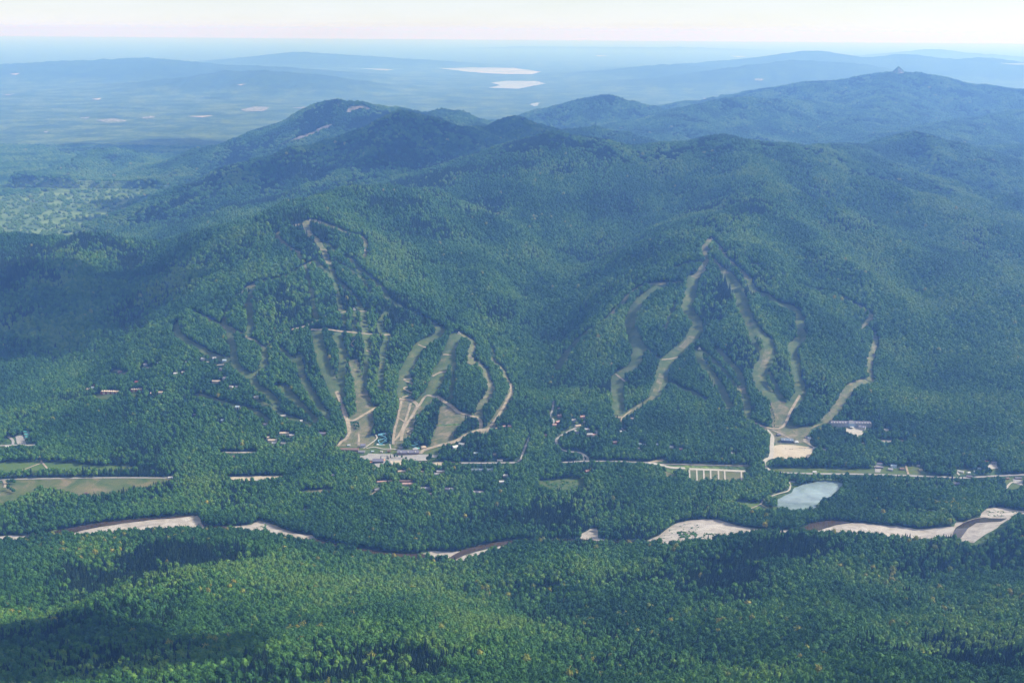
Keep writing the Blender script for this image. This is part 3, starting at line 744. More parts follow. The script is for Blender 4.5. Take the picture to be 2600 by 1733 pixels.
_lift[0] = 1.7
ROADS = [
    ('road', 'paved', 'G', 9, [(-50, 572), (80, 562), (500, 553), (1000, 547), (1490, 549)]),
    ('road', 'paved', 'G', 10, [(-50, 276), (120, 270), (230, 271), (320, 268)]),
    ('road', 'paved', 'G', 9, [(70, 195), (110, 230), (110, 268)]),
    ('dirt_track', 'trail_dirt', 'G', 6, [(185, 486), (290, 445), (352, 420), (350, 400)]),
    ('dirt_track', 'trail_dirt', 'G', 6, [(350, 405), (380, 440), (415, 484)]),
    ('dirt_track', 'trail_dirt', 'G', 8, [(30, 572), (45, 600), (40, 632)]),
    ('dirt_track', 'trail_mixed', 'G', 5, [(880, 549), (780, 620)]),
    ('road', 'road_pale', 'G', 9, [(1900, 330), (2020, 332), (2180, 332)]),
    ('road', 'paved', 'H', 10, [(1920, 590), (2200, 590), (2400, 588)]),
    ('road', 'road_pale', 'H', 5, [(1190, 350), (1200, 380), (1140, 430), (1085, 468)]),
    ('road', 'road_pale', 'H', 5, [(1110, 465), (1180, 455), (1250, 470), (1330, 470), (1400, 480)]),
    ('road', 'road_pale', 'H', 4, [(1310, 430), (1320, 475)]),
    ('road', 'trail_dirt', 'H', 6, [(1145, 865), (1180, 840), (1200, 815)]),
    ('road', 'paved', 'R', 9, [(540, 430), (420, 490), (310, 550), (230, 610), (210, 660), (250, 750), (320, 800), (420, 825), (560, 835)]),
    ('road', 'paved', 'R', 9, [(560, 835), (630, 855), (720, 920), (730, 960), (680, 985)]),
    ('road', 'paved', 'R', 6, [(640, 870), (665, 930), (670, 985)]),
    ('road', 'paved', 'R', 9, [(300, 1010), (560, 992), (780, 986), (1000, 986), (1300, 992), (1740, 1012)]),
    ('road', 'trail_dirt', 'R', 14, [(1740, 1015), (1850, 992), (1990, 965)]),
    ('road', 'paved', 'R', 7, [(170, -20), (150, 130), (110, 240), (165, 300), (160, 400)]),
    ('road', 'paved', 'R', 8, [(870, 480), (890, 540), (880, 600)]),
    ('road', 'road_pale', 'R', 14, [(1740, 1015), (1930, 1045), (2100, 1090), (2350, 1105)]),
    ('road', 'road_pale', 'I', 14, [(1850, 642), (2080, 650), (2330, 662)]),
    ('railway', 'rail', 'I', 8, [(1620, 600), (1900, 606), (2353, 615)]),
    ('road', 'trail_dirt', 'I', 5, [(1210, 195), (1275, 200), (1310, 175), (1360, 140)]),
    ('road', 'trail_dirt', 'I', 5, [(1275, 200), (1265, 240), (1270, 290), (1305, 320)]),
    ('road', 'road_pale', 'I', 7, [(385, 575), (410, 560), (440, 480), (485, 370)]),
    ('road', 'trail_dirt', 'J', 10, [(345, 218), (420, 250), (510, 260), (560, 235), (590, 180), (610, 130), (680, 10)]),
    ('road', 'road_pale', 'J', 15, [(430, 268), (470, 320), (470, 380), (462, 470), (430, 490), (408, 520), (430, 555), (480, 585), (505, 580)]),
    ('road', 'trail_dirt', 'J', 6, [(470, 270), (560, 310), (620, 340)]),
    ('road', 'trail_mixed', 'J', 9, [(870, 212), (760, 260), (680, 310), (640, 335)]),
    ('road', 'trail_dirt', 'J', 7, [(700, 350), (760, 385), (785, 402)]),
    ('road', 'paved', 'J', 11, [(480, 585), (700, 595), (1090, 600), (1300, 605), (1500, 612), (1760, 622), (1870, 628), (2000, 622), (2170, 612), (2400, 603)]),
    ('path', 'road_pale', 'J', 6, [(445, 772), (520, 746), (590, 726), (608, 690), (600, 658), (640, 660)]),
    ('path', 'trail_dirt', 'J', 5, [(300, 862), (385, 825), (400, 798)]),
    ('path', 'trail_dirt', 'J', 5, [(385, 825), (460, 866)]),
    ('road', 'trail_dirt', 'J', 7, [(1470, 535), (1490, 605)]),
    ('road', 'road_pale', 'J', 6, [(1830, 560), (1870, 608)]),
    ('road', 'road_pale', 'J', 6, [(2220, 725), (2230, 692), (2270, 660), (2345, 682)]),
    ('road', 'road_pale', 'J', 6, [(1140, 380), (1110, 330), (1110, 300)]),
    ('gravel_track', 'gravel', 'J', 12, [(1480, 838), (1560, 880), (1650, 888), (1750, 915), (1840, 952)]),
    ('road', 'road_pale', 'Q', 6, [(900, 358), (1000, 360), (1050, 372)]),
    ('road', 'road_pale', 'Q', 6, [(1780, 275), (1880, 272)]),
    ('road', 'road_pale', 'Q', 6, [(1920, 350), (1980, 320), (2100, 310)]),
    ('road', 'trail_mixed', 'Q', 14, [(490, 400), (570, 410), (600, 450), (690, 430)]),
]
for nm, mt, fr, w, pts in ROADS: ribbon(nm, mt, fr, pts, w, clear_extra=4.0, rough=0.04, front_h=17.0)
for lx, ty in ((1850, 650), (1912, 652), (1972, 654), (2030, 656), (2097, 657), (2150, 658), (2292, 662)):
    ribbon('painted_lane', 'road_pale', 'I', [(lx, ty), (lx + 4, 744)], 5.0, rough=0.05)

WET = [
    ('gravel_bar', 'gravel', 'G', [(-40, 1045), (130, 1038), (240, 1038), (180, 1072), (100, 1092), (-40, 1095)]),
    ('river', 'river', 'G', [(230, 1036), (330, 1028), (400, 1016), (500, 996), (700, 956), (900, 922), (1100, 903), (1300, 888), (1650, 866), (1692, 868), (1500, 890), (1300, 906), (1050, 936), (850, 966), (720, 992), (600, 1024), (400, 1036), (300, 1066), (150, 1090)]),
    ('gravel_bar', 'gravel', 'G', [(600, 1025), (720, 992), (850, 967), (1050, 936), (1300, 906), (1500, 890), (1690, 868), (1710, 900), (1722, 935), (1790, 972), (1650, 990), (1250, 1000), (1000, 1020), (720, 1040)]),
    ('river', 'river', 'G', [(1722, 930), (1790, 962), (1970, 962), (1965, 992), (1750, 992)]),
    ('gravel_bar', 'gravel', 'G', [(1960, 965), (2150, 945), (2205, 908), (2280, 930), (2370, 955), (2370, 1045), (2280, 1010), (2100, 1008)]),
    ('gravel_bar', 'gravel', 'H', [(330, 1120), (400, 1150), (530, 1190), (645, 1203), (690, 1240), (560, 1250), (440, 1222), (330, 1196)]),
    ('river', 'river', 'H', [(560, 1236), (700, 1240), (800, 1262), (1000, 1310), (1300, 1350), (1600, 1366), (1640, 1395), (1500, 1400), (1200, 1370), (900, 1310), (700, 1275), (560, 1256)]),
    ('gravel_bar', 'gravel', 'H', [(1590, 1362), (1650, 1338), (1900, 1343), (1935, 1338), (1820, 1400), (1700, 1400)]),
    ('river', 'river', 'H', [(1800, 1405), (1930, 1333), (2050, 1298), (2200, 1270), (2370, 1244), (2370, 1276), (2200, 1303), (2050, 1342), (1960, 1372), (1860, 1418)]),
    ('gravel_bar', 'gravel', 'H', [(1860, 1415), (1960, 1372), (2100, 1332), (2370, 1276), (2370, 1300), (2200, 1332), (2000, 1400), (1920, 1425)]),
    ('river', 'river', 'I', [(160, 1282), (330, 1247), (500, 1246), (700, 1242), (930, 1238), (1140, 1252), (1490, 1252), (1500, 1268), (1140, 1268), (930, 1254), (600, 1264), (330, 1284), (200, 1304)]),
    ('gravel_bar', 'gravel', 'I', [(925, 1195), (1000, 1150), (1062, 1136), (1070, 1228), (1160, 1246), (1140, 1258), (915, 1246)]),
    ('gravel_bar', 'gravel', 'I', [(1480, 1255), (1600, 1200), (1670, 1138), (1760, 1093), (1960, 1066), (2100, 1073), (2250, 1118), (2440, 1150), (2500, 1160), (2450, 1185), (2353, 1200), (2000, 1245), (1800, 1255), (1660, 1285)]),
    ('river', 'river', 'J', [(630, 1022), (760, 968), (900, 943), (1085, 958), (960, 977), (870, 1003), (760, 1036), (640, 1040)]),
    ('gravel_bar', 'gravel', 'J', [(420, 1008), (640, 1018), (750, 1036), (870, 1003), (960, 977), (1100, 958), (1180, 968), (1400, 984), (1560, 1008), (1830, 988), (1815, 1060), (1700, 1072), (1300, 1056), (1050, 1052), (900, 1040), (600, 1040), (430, 1030)]),
    ('gravel_bar', 'gravel', 'J', [(1838, 950), (1900, 955), (2030, 920), (2020, 898), (2080, 853), (2180, 843), (2420, 880), (2420, 930), (2230, 940), (2150, 1000), (2030, 1070), (1980, 1110), (1800, 1090), (1828, 1000)]),
    ('river', 'river', 'J', [(1810, 1080), (1840, 1000), (1900, 963), (2010, 928), (2060, 923), (2225, 930), (2180, 952), (2000, 962), (1925, 1012), (1890, 1070), (1860, 1098)]),
    ('pond', 'pond', 'J', [(488, 800), (560, 762), (612, 740), (640, 700), (730, 668), (850, 650), (960, 655), (1000, 672), (955, 722), (905, 772), (850, 785), (800, 830), (800, 875), (700, 888), (600, 888), (520, 866)]),
    ('pond', 'pond', 'H', [(560, 1000), (580, 975), (620, 985), (630, 1020), (560, 1022)]),
]
for k, (nm, mt, fr, pts) in enumerate(WET): patch(nm, mt, fr, pts, jitter=2.0, lift=(0.35 + 0.01 * k) if nm == 'gravel_bar' else 1.25 + 0.01 * k)

# far things on the plain and on the mountains
FAR = [
    ('lake', 'lake', 'F', [(1008, 158), (1080, 156), (1180, 157), (1242, 166), (1222, 172), (1150, 171), (1100, 168), (1050, 163)]),
    ('lake', 'lake', 'F', [(1120, 203), (1150, 197), (1128, 191), (1160, 187), (1230, 187), (1252, 193), (1225, 198), (1190, 205)]),
    ('lake', 'lake', 'B', [(875, 446), (965, 450), (930, 459), (900, 458)]),
    ('lake', 'lake', 'B', [(80, 481), (125, 473), (118, 488), (105, 491)]),
    ('lake', 'lake', 'A', [(1655, 318), (1730, 318), (1805, 322), (1780, 327), (1700, 321)]),
    ('lake', 'lake', 'B', [(1000, 260), (1080, 261), (1040, 265)]),
    ('lake', 'lake', 'B', [(2235, 292), (2353, 292), (2400, 302), (2300, 299)]),
    ('lake', 'lake', 'B', [(380, 257), (440, 259), (400, 262)]),
    ('lake', 'lake', 'A', [(915, 445), (990, 449), (1075, 448), (1060, 453), (960, 452)]),
    ('clearing', 'pale_town', 'A', [(1105, 506), (1170, 491), (1238, 494), (1215, 512), (1130, 515)]),
    ('clearing', 'pale_town', 'A', [(445, 554), (520, 546), (590, 558), (500, 566)]),
    ('clearing', 'pale_town', 'A', [(640, 543), (690, 535), (718, 539), (680, 547)]),
    ('clearing', 'pale_town', 'A', [(360, 543), (415, 539), (400, 547)]),
    ('field', 'field_green', 'A', [(10, 575), (90, 570), (230, 576), (140, 581), (40, 581)]),
    ('field', 'field_green', 'A', [(470, 562), (590, 557), (560, 567), (490, 569)]),
    ('clearing', 'lot_tan', 'A', [(870, 536), (985, 533), (930, 541)]),
    ('clearing', 'pale_town', 'A', [(1340, 497), (1430, 491), (1400, 502)]),
    ('clearing', 'pale_town', 'A', [(10, 437), (70, 432), (40, 441)]),
    ('clearing', 'lot_tan', 'A', [(1085, 391), (1130, 388), (1110, 395)]),
    ('clearing', 'lot_tan', 'A', [(50, 342), (95, 338), (70, 347)]),
    ('clearing', 'lot_tan', 'A', [(425, 457), (465, 453), (450, 461)]),
    ('clearing', 'pale_town', 'A', [(200, 606), (220, 604), (212, 615)]),
    ('clearing', 'pale_town', 'B', [(1110, 365), (1160, 362), (1150, 373), (1120, 372)]),
    ('field', 'field_green', 'A', [(240, 880), (320, 876), (310, 888), (260, 888)]),
    ('rock_ledge', 'rock', 'A', [(1275, 668), (1390, 622), (1475, 586), (1548, 570), (1510, 596), (1400, 642), (1300, 672)]),
    ('rock_ledge', 'rock', 'A', [(1588, 520), (1605, 490), (1680, 488), (1722, 512), (1685, 508), (1650, 502), (1615, 526)]),
    ('rock_ledge', 'rock', 'A', [(1540, 484), (1560, 474), (1610, 478), (1600, 484)]),
    ('rock_ledge', 'rock', 'B', [(1738, 342), (1760, 328), (1776, 318), (1800, 332), (1818, 344), (1775, 348)]),
]
MT['sunlit_woods'] = noise_mat('sunlit_woods', [(0.34, (0.040, 0.085, 0.028)), (0.46, (0.085, 0.140, 0.042)), (0.56, (0.135, 0.195, 0.055)), (0.68, (0.19, 0.235, 0.075))], 0.0035, 10.0, dist=0.6, bump=0.7, bump_scale=0.05)  # woods on the plain with the sunlight put into their colour
patch('plain', 'sunlit_woods', 'F', [(-260, 440), (60, 415), (220, 398), (420, 362), (470, 345), (400, 392), (330, 440), (250, 500), (205, 548), (90, 556), (-260, 556)], jitter=30.0, cell=60.0)
FAR_OPEN = [[hit(fr, *p) for p in pts] for nm, mt, fr, pts in FAR]
for nm, mt, fr, pts in FAR: patch(nm, mt, fr, pts, jitter=6.0)

# ------------------------------------------------------------------ buildings
WALL = {k: plain_mat('wall_' + k, c, 0.8, 0.15, 0.08, 0.3) for k, c in {
    'white': (0.52, 0.52, 0.51), 'tan': (0.52, 0.42, 0.31), 'grey': (0.36, 0.37, 0.39), 'brown': (0.20, 0.13, 0.09),
    'red': (0.30, 0.10, 0.075), 'blue': (0.34, 0.44, 0.55), 'cream': (0.66, 0.60, 0.48), 'dark': (0.10, 0.10, 0.12), 'pink': (0.48, 0.32, 0.27)}.items()}
ROOF = {k: plain_mat('roof_' + k, c, 0.85, 0.15, 0.12, 0.4) for k, c in {
    'grey': (0.22, 0.22, 0.25), 'dark': (0.085, 0.088, 0.11), 'white': (0.54, 0.55, 0.56), 'tan': (0.48, 0.39, 0.30), 'red': (0.32, 0.12, 0.10),
    'brown': (0.20, 0.14, 0.11), 'blue': (0.17, 0.215, 0.29), 'green': (0.10, 0.36, 0.33), 'pink': (0.45, 0.29, 0.25), 'pale': (0.38, 0.37, 0.38),
    'slate': (0.17, 0.165, 0.215), 'orange': (0.72, 0.30, 0.10), 'sky': (0.36, 0.46, 0.54)}.items()}
MT['glass'] = plain_mat('window_glass', (0.05, 0.06, 0.08), 0.1, 0.6, 0.1, 1.0)
MT['door'] = plain_mat('door_paint', (0.16, 0.09, 0.06), 0.6, 0.3, 0.1, 1.0)
MT['brick'] = plain_mat('chimney_brick', (0.28, 0.12, 0.09), 0.9, 0.1, 0.2, 2.0)
MT['trim'] = plain_mat('white_trim', (0.5, 0.5, 0.5), 0.6, 0.2, 0.05, 1.0)
MT['steel'] = plain_mat('grey_steel', (0.35, 0.37, 0.39), 0.45, 0.4, 0.1, 1.0)
MT['flume'] = plain_mat('flume_blue', (0.20, 0.45, 0.62), 0.25, 0.5, 0.08, 0.5)
MT['flume_b'] = plain_mat('flume_aqua', (0.18, 0.46, 0.55), 0.25, 0.5, 0.08, 0.5)
MT['pool'] = plain_mat('pool_water', (0.06, 0.50, 0.52), 0.08, 0.5, 0.1, 0.5)

def box_me(name, x0, x1, y0, y1, z0, z1, mat):
    me = bpy.data.meshes.new(name)
    v = [(x, y, z) for z in (z0, z1) for y in (y0, y1) for x in (x0, x1)]
    me.from_pydata(v, [], [(0, 2, 3, 1), (4, 5, 7, 6), (0, 1, 5, 4), (1, 3, 7, 5), (3, 2, 6, 7), (2, 0, 4, 6)])
    me.materials.append(mat)
    return me

def gable_me(name, L, W, z0, h, mat, over=0.6, hip=0.0, t=0.3):
    """a pitched roof as a closed solid with overhang; hip > 0 draws the ridge in from the ends"""
    l = L / 2 + over; w = W / 2 + over; r = max(0.05, l - hip)
    v = [(-l, -w, z0), (l, -w, z0), (l, w, z0), (-l, w, z0), (-l, -w, z0 + t), (l, -w, z0 + t), (l, w, z0 + t), (-l, w, z0 + t), (-r, 0, z0 + h), (r, 0, z0 + h)]
    f = [(3, 2, 1, 0), (0, 1, 5, 4), (1, 2, 6, 5), (2, 3, 7, 6), (3, 0, 4, 7), (4, 5, 9, 8), (6, 7, 8, 9), (5, 6, 9), (7, 4, 8)]
    me = bpy.data.meshes.new(name); me.from_pydata(v, [], f); me.materials.append(mat)
    return me

_win_cache = {}
def win_me(w, h):
    k = (round(w, 1), round(h, 1))
    if k not in _win_cache: _win_cache[k] = box_me('window', -w / 2, w / 2, -0.06, 0.06, -h / 2, h / 2, MT['glass'])
    return _win_cache[k]

def root(name, label, cat, x, y, rot, group=None, dz=0.0):
    e = bpy.data.objects.new(name, None); COL.objects.link(e)
    e.location = (x, y, ground_z(x, y)[0] + dz); e.rotation_euler = (0, 0, rot); e.empty_display_size = 2.0
    e['label'] = label; e['category'] = cat
    if group: e['group'] = group
    return e

def part(name, me, parent, loc=None):
    o = link(name, me, None, parent)
    if loc is not None: o.location = loc
    return o

def house(fr, px_, py_, L, W, H, wall, roof, label, name='house', cat='house', rot=0.0, rh=None, hip=0.0, chimney=True, dormers=0,
          floors=None, clear_r=None, group=None, wins=None, front_h=17.0):
    x, y = hit(fr, px_, py_)
    e = root(name, label, cat, x, y, rot, group)
    rh = rh if rh is not None else W * 0.36
    part('wall', box_me('wall', -L / 2, L / 2, -W / 2, W / 2, -3.0, H, WALL[wall]), e)
    r = part('roof', gable_me('roof', L, W, H + 0.003, rh, ROOF[roof], hip=hip), e)
    if hip == 0.0:
        for s in (-1, 1):
            gm = bpy.data.meshes.new('gable')
            xx = s * (L / 2 + 0.62)
            gm.from_pydata([(xx, -W / 2, H + 0.32), (xx, W / 2, H + 0.32), (xx, 0, H + rh - 0.25), (xx - s * .05, -W / 2, H + 0.32), (xx - s * .05, W / 2, H + 0.32), (xx - s * .05, 0, H + rh - 0.25)], [],
                           [(0, 1, 2) if s > 0 else (0, 2, 1), (3, 5, 4) if s > 0 else (3, 4, 5), (0, 2, 5, 3), (1, 4, 5, 2), (0, 3, 4, 1)])
            gm.materials.append(WALL[wall]); part('gable', gm, e)
    if chimney: part('chimney', box_me('chimney', L * .22 - .6, L * .22 + .6, -.6, .6, H + rh * .5, H + rh + 1.4, MT['brick']), r)
    part('door', box_me('door', -0.7, 0.7, -W / 2 - 0.08, -W / 2 + 0.02, 0, 2.3, MT['door']), e)
    nf = floors or max(1, int(H / 3.2)); nw = wins if wins is not None else max(2, int(L / 5.5))
    for f in range(nf):
        for k in range(nw):
            xx = -L / 2 + L * (k + 0.5) / nw
            if f == 0 and abs(xx) < 1.6: continue
            part('window', win_me(1.5, 1.4), e, (xx, -W / 2 - 0.03, 1.7 + f * (H / nf)))
    for k in range(dormers):
        xx = -L / 2 + L * (k + 0.5) / dormers
        d = part('dormer', box_me('dormer', xx - 1.5, xx + 1.5, -W / 2 - 0.2, -W * 0.12, H + 0.4, H + rh * 0.62, MT['trim']), r)
    c = clear_r if clear_r is not None else max(L, W) * 0.5 + 5
    mark_poly([(x - max(L * .5 + 4, c * .8), y - W / 2 - 6), (x + max(L * .5 + 4, c * .8), y - W / 2 - 6), (x + max(L * .5 + 4, c * .8), y + W / 2 + 4), (x - max(L * .5 + 4, c * .8), y + W / 2 + 4)], front_h)
    return e

# --- resort buildings
house('M', 1285, 530, 78, 22, 7.5, 'brown', 'slate', 'long base lodge with a dark slate roof beside the parking lot', 'base_lodge', 'lodge', 0.02, rh=7, dormers=3, chimney=True)
house('M', 310, 478, 66, 16, 6, 'brown', 'brown', 'long low brown lodge half hidden by pines, left of the base lodge', 'ski_lodge', 'lodge', -0.03, rh=5)
house('M', 535, 420, 18, 13, 8, 'grey', 'slate', 'grey lift building at the foot of the left grass slope', 'lift_building', 'lift station', 0.3)
house('M', 515, 515, 22, 11, 5, 'grey', 'grey', 'flat grey ticket building at the end of the base road', 'ticket_building', 'building', 0.0)
house('M', 1540, 435, 17, 17, 4.5, 'tan', 'tan', 'tan pavilion with a pyramid roof beside the lower water slide', 'pavilion', 'pavilion', 0.2, rh=5, hip=8.4, chimney=False)
house('M', 2060, 440, 20, 15, 6, 'white', 'white', 'bright white shed beside the dirt road right of the base lodge', 'shed', 'shed', 0.6)
house('M', 2175, 392, 22, 12, 6, 'white', 'white', 'white long-roofed shed uphill of the other white shed', 'shed', 'shed', -0.5)
house('M', 785, 668, 38, 19, 6, 'dark', 'slate', 'dark-roofed restaurant between two orange tents', 'restaurant', 'restaurant', 0.05, rh=7)
house('M', 1400, 468, 16, 10, 4, 'white', 'pale', 'pale tent roof behind the base lodge', 'event_tent', 'tent', 0.1, chimney=False, wins=0)
house('M', 695, 505, 9, 7, 4, 'grey', 'sky', 'leftmost of the small huts on the base lawn', 'hut', 'hut', 0.1, chimney=False, wins=1)
house('M', 842, 508, 8, 7, 4, 'white', 'pale', 'middle of the small huts on the base lawn', 'hut', 'hut', -0.1, chimney=False, wins=1)
house('M', 965, 502, 11, 9, 5, 'brown', 'brown', 'brown hut between the lawn and the base lodge', 'hut', 'hut', 0.1, wins=1)
house('M', 300, 398, 10, 6, 3.5, 'white', 'white', 'small white hut on the lawn above the left lodge', 'hut', 'hut', 0.1, chimney=False, wins=1)
house('M', 1165, 442, 12, 8, 4, 'grey', 'grey', 'small grey building between the trees and the base lodge', 'hut', 'hut', 0, chimney=False, wins=1)
house('N', 640, 462, 44, 20, 8, 'dark', 'blue', 'blue metal-roofed lodge at the head of the tan parking lot', 'ski_lodge', 'lodge', -0.12, rh=6, dormers=2)
house('N', 795, 480, 15, 12, 4, 'white', 'white', 'white peaked tent right of the blue-roofed lodge', 'event_tent', 'tent', 0.0, rh=5, hip=6, chimney=False, wins=0)
house('N', 962, 405, 12, 9, 5, 'grey', 'slate', 'dark lift hut at the right edge of the tan meadow', 'lift_hut', 'hut', 0.2, chimney=False)
house('N', 1010, 415, 11, 8, 4, 'white', 'white', 'white shed beside the dark lift hut', 'shed', 'shed', -0.3, chimney=False, wins=1)
house('N', 500, 362, 14, 9, 5, 'dark', 'slate', 'dark lift hut behind the blue-roofed lodge', 'lift_hut', 'hut', 0.3, chimney=False)
house('N', 1880, 250, 26, 16, 9, 'white', 'slate', 'white wing with a dark roof in front of the long hotel', 'hotel_wing', 'hotel', -0.5, dormers=2)
house('N', 2272, 282, 20, 11, 4, 'cream', 'pale', 'low pale building in the woods right of the hotel', 'storage_building', 'building', 0.0)

# --- the long hotel with its rows of windows and dormers
def hotel():
    x, y = hit('N', 1690, 205)
    e = root('hotel', 'long grey hotel with white dormers below the right hill', 'hotel', x, y, -0.02)
    L, W, H = 158.0, 18.0, 13.5
    part('wall', box_me('wall', -L / 2, L / 2, -W / 2, W / 2, -4, H, WALL['grey']), e)
    r = part('roof', gable_me('roof', L, W, H + 0.003, 8.0, ROOF['slate'], hip=6), e)
    part('central_block', box_me('central_block', -11, 11, -W / 2 - 5, W / 2 - 0.5, -4, H + 3, WALL['blue']), e)
    cr = part('central_roof', gable_me('central_roof', 22, W + 4.4, H + 3.003, 8.5, ROOF['grey'], hip=5), e)
    cr.location = (0, -2.6, 0)
    part('entrance_canopy', box_me('entrance_canopy', -7, 7, -W / 2 - 15, -W / 2 - 5.02, 4.2, 5.0, MT['trim']), e)
    n = 15
    for k in range(n):
        xx = -L / 2 + L * (k + 0.5) / n
        if abs(xx) < 13: continue
        d = part('dormer', box_me('dormer', xx - 2.0, xx + 2.0, -W / 2 - 0.3, -W * 0.1, H + 0.4, H + 4.6, MT['trim']), r)
        for f in range(4):
            for s in (-2.4, 2.4):
                part('window', win_me(1.7, 1.6), e, (xx + s, -W / 2 - 0.05, 1.8 + f * 3.2))
    for s in (-1, 1): part('chimney', box_me('chimney', s * 48 - 1, s * 48 + 1, -1, 1, H + 5, H + 10.5, MT['brick']), r)
    mark_poly([(x - 85, y - 22), (x + 85, y - 22), (x + 85, y + 12), (x - 85, y + 12)], 13)
    part('door', box_me('door', -2, 2, -W / 2 - 5.1, -W / 2 - 4.95, 0, 3.2, MT['glass']), e)
hotel()

# --- condominium rows on the left hillside: terraces of linked units
def terrace(fr, px_, py_, units, uw, W, H, wall, roof, label, rot, name='condominium_row'):
    x, y = hit(fr, px_, py_)
    e = root(name, label, 'apartments', x, y, rot)
    for k in range(units):
        cx = (k - (units - 1) / 2) * uw; step = 0.6 * (k % 2)
        part('unit', box_me('unit', cx - uw / 2 + .05, cx + uw / 2 - .05, -W / 2 - step, W / 2 - step, -5, H + step, WALL[wall if k % 2 else 'red']), e)
        r = part('roof', gable_me('roof', W, uw - .1, H + step + 0.003, 3.2, ROOF[roof], over=0.4), e)
        r.rotation_euler = (0, 0, math.pi / 2); r.location = (cx, -step, 0)
        part('window', win_me(2.4, 1.6), e, (cx, -W / 2 - step - .03, 2.0)); part('window', win_me(2.4, 1.6), e, (cx, -W / 2 - step - .03, 5.2))
    LL = units * uw / 2 + 5
    mark_poly([(x - LL, y - W / 2 - 12), (x + LL, y - W / 2 - 12), (x + LL, y + W / 2 + 4), (x - LL, y + W / 2 + 4)], 12)
terrace('Q', 460, 715, 9, 9.0, 11, 7.5, 'tan', 'tan', 'longest tan and red condominium row above the hillside lawn', -0.06)
terrace('Q', 820, 685, 5, 8.6, 11, 7.5, 'tan', 'tan', 'short tan condominium row right of the longest one', 0.1)
terrace('Q', 160, 680, 4, 8.6, 11, 6.5, 'pink', 'tan', 'short pinkish condominium row at the left end of the lawn', -0.35)
house('Q', 225, 652, 22, 12, 6, 'cream', 'white', 'pale-roofed clubhouse between the two left condominium rows', 'clubhouse', 'building', 0.1)
house('Q', 240, 612, 14, 10, 5, 'red', 'red', 'reddish house behind the pale-roofed clubhouse', rot=0.5)
house('Q', 105, 632, 12, 9, 5, 'tan', 'tan', 'tan house at the far left of the condominium rows', rot=-0.2)
house('Q', 845, 568, 24, 10, 5, 'red', 'red', 'low red-roofed house in the woods above the condominiums', rot=0.05)
house('Q', 950, 638, 14, 11, 6, 'tan', 'tan', 'tan house at the right end of the short condominium row', rot=-0.3)

# --- houses on the wooded hillside
HILL = [
    (948, 322, 'grey', 'grey', 'tall grey house, leftmost of the row high on the left hillside'), (1135, 312, 'grey', 'pale', 'pale grey house, second from left in the high hillside row'),
    (1285, 297, 'white', 'white', 'white house, third from left in the high hillside row'), (1540, 292, 'grey', 'grey', 'small dim grey house in the middle of the high hillside row'),
    (1768, 245, 'white', 'white', 'bright white house above a pale drive, highest on the hillside'), (1930, 238, 'grey', 'pale', 'grey house second from the right end of the hillside row'),
    (2072, 266, 'blue', 'sky', 'light blue house beside the cleared trail at the row\'s right end'), (2030, 388, 'white', 'pale', 'pale house below the two pale drives on the hillside'),
    (1490, 442, 'pink', 'pale', 'pinkish grey house in the middle of the hillside woods'), (2080, 522, 'grey', 'grey', 'narrow grey house right of the long tan hillside house'),
    (1655, 1040, 'dark', 'slate', 'dark slate-roofed house alone in the lower left forest'), (2255, 932, 'white', 'sky', 'white house with a light blue roof low on the hillside'),
    (2052, 1118, 'blue', 'sky', 'small blue-roofed house low in the forest left of the condos'), (1165, 725, 'cream', 'tan', 'cream house right of the condominium rows'),
    (1045, 735, 'tan', 'tan', 'low tan garage beside the cream hillside house'), (590, 432, 'brown', 'brown', 'brown house by a dirt drive above the red-roofed house'),
    (2170, 640, 'white', 'pale', 'small pale house, left of a close pair by the hillside trail'), (2255, 642, 'grey', 'grey', 'small grey house, right of a close pair by the hillside trail'),
    (1380, 455, 'white', 'white', 'tiny white garage left of the pinkish hillside house'),
]
for (a, b, w, r, lb) in HILL: house('Q', a, b, random.uniform(12, 15), random.uniform(9, 11), random.uniform(6, 8), w, r, lb, rot=random.uniform(-.5, .5))
house('Q', 1955, 562, 30, 11, 6, 'tan', 'tan', 'long tan house on the right of the wooded hillside', rot=-0.08)

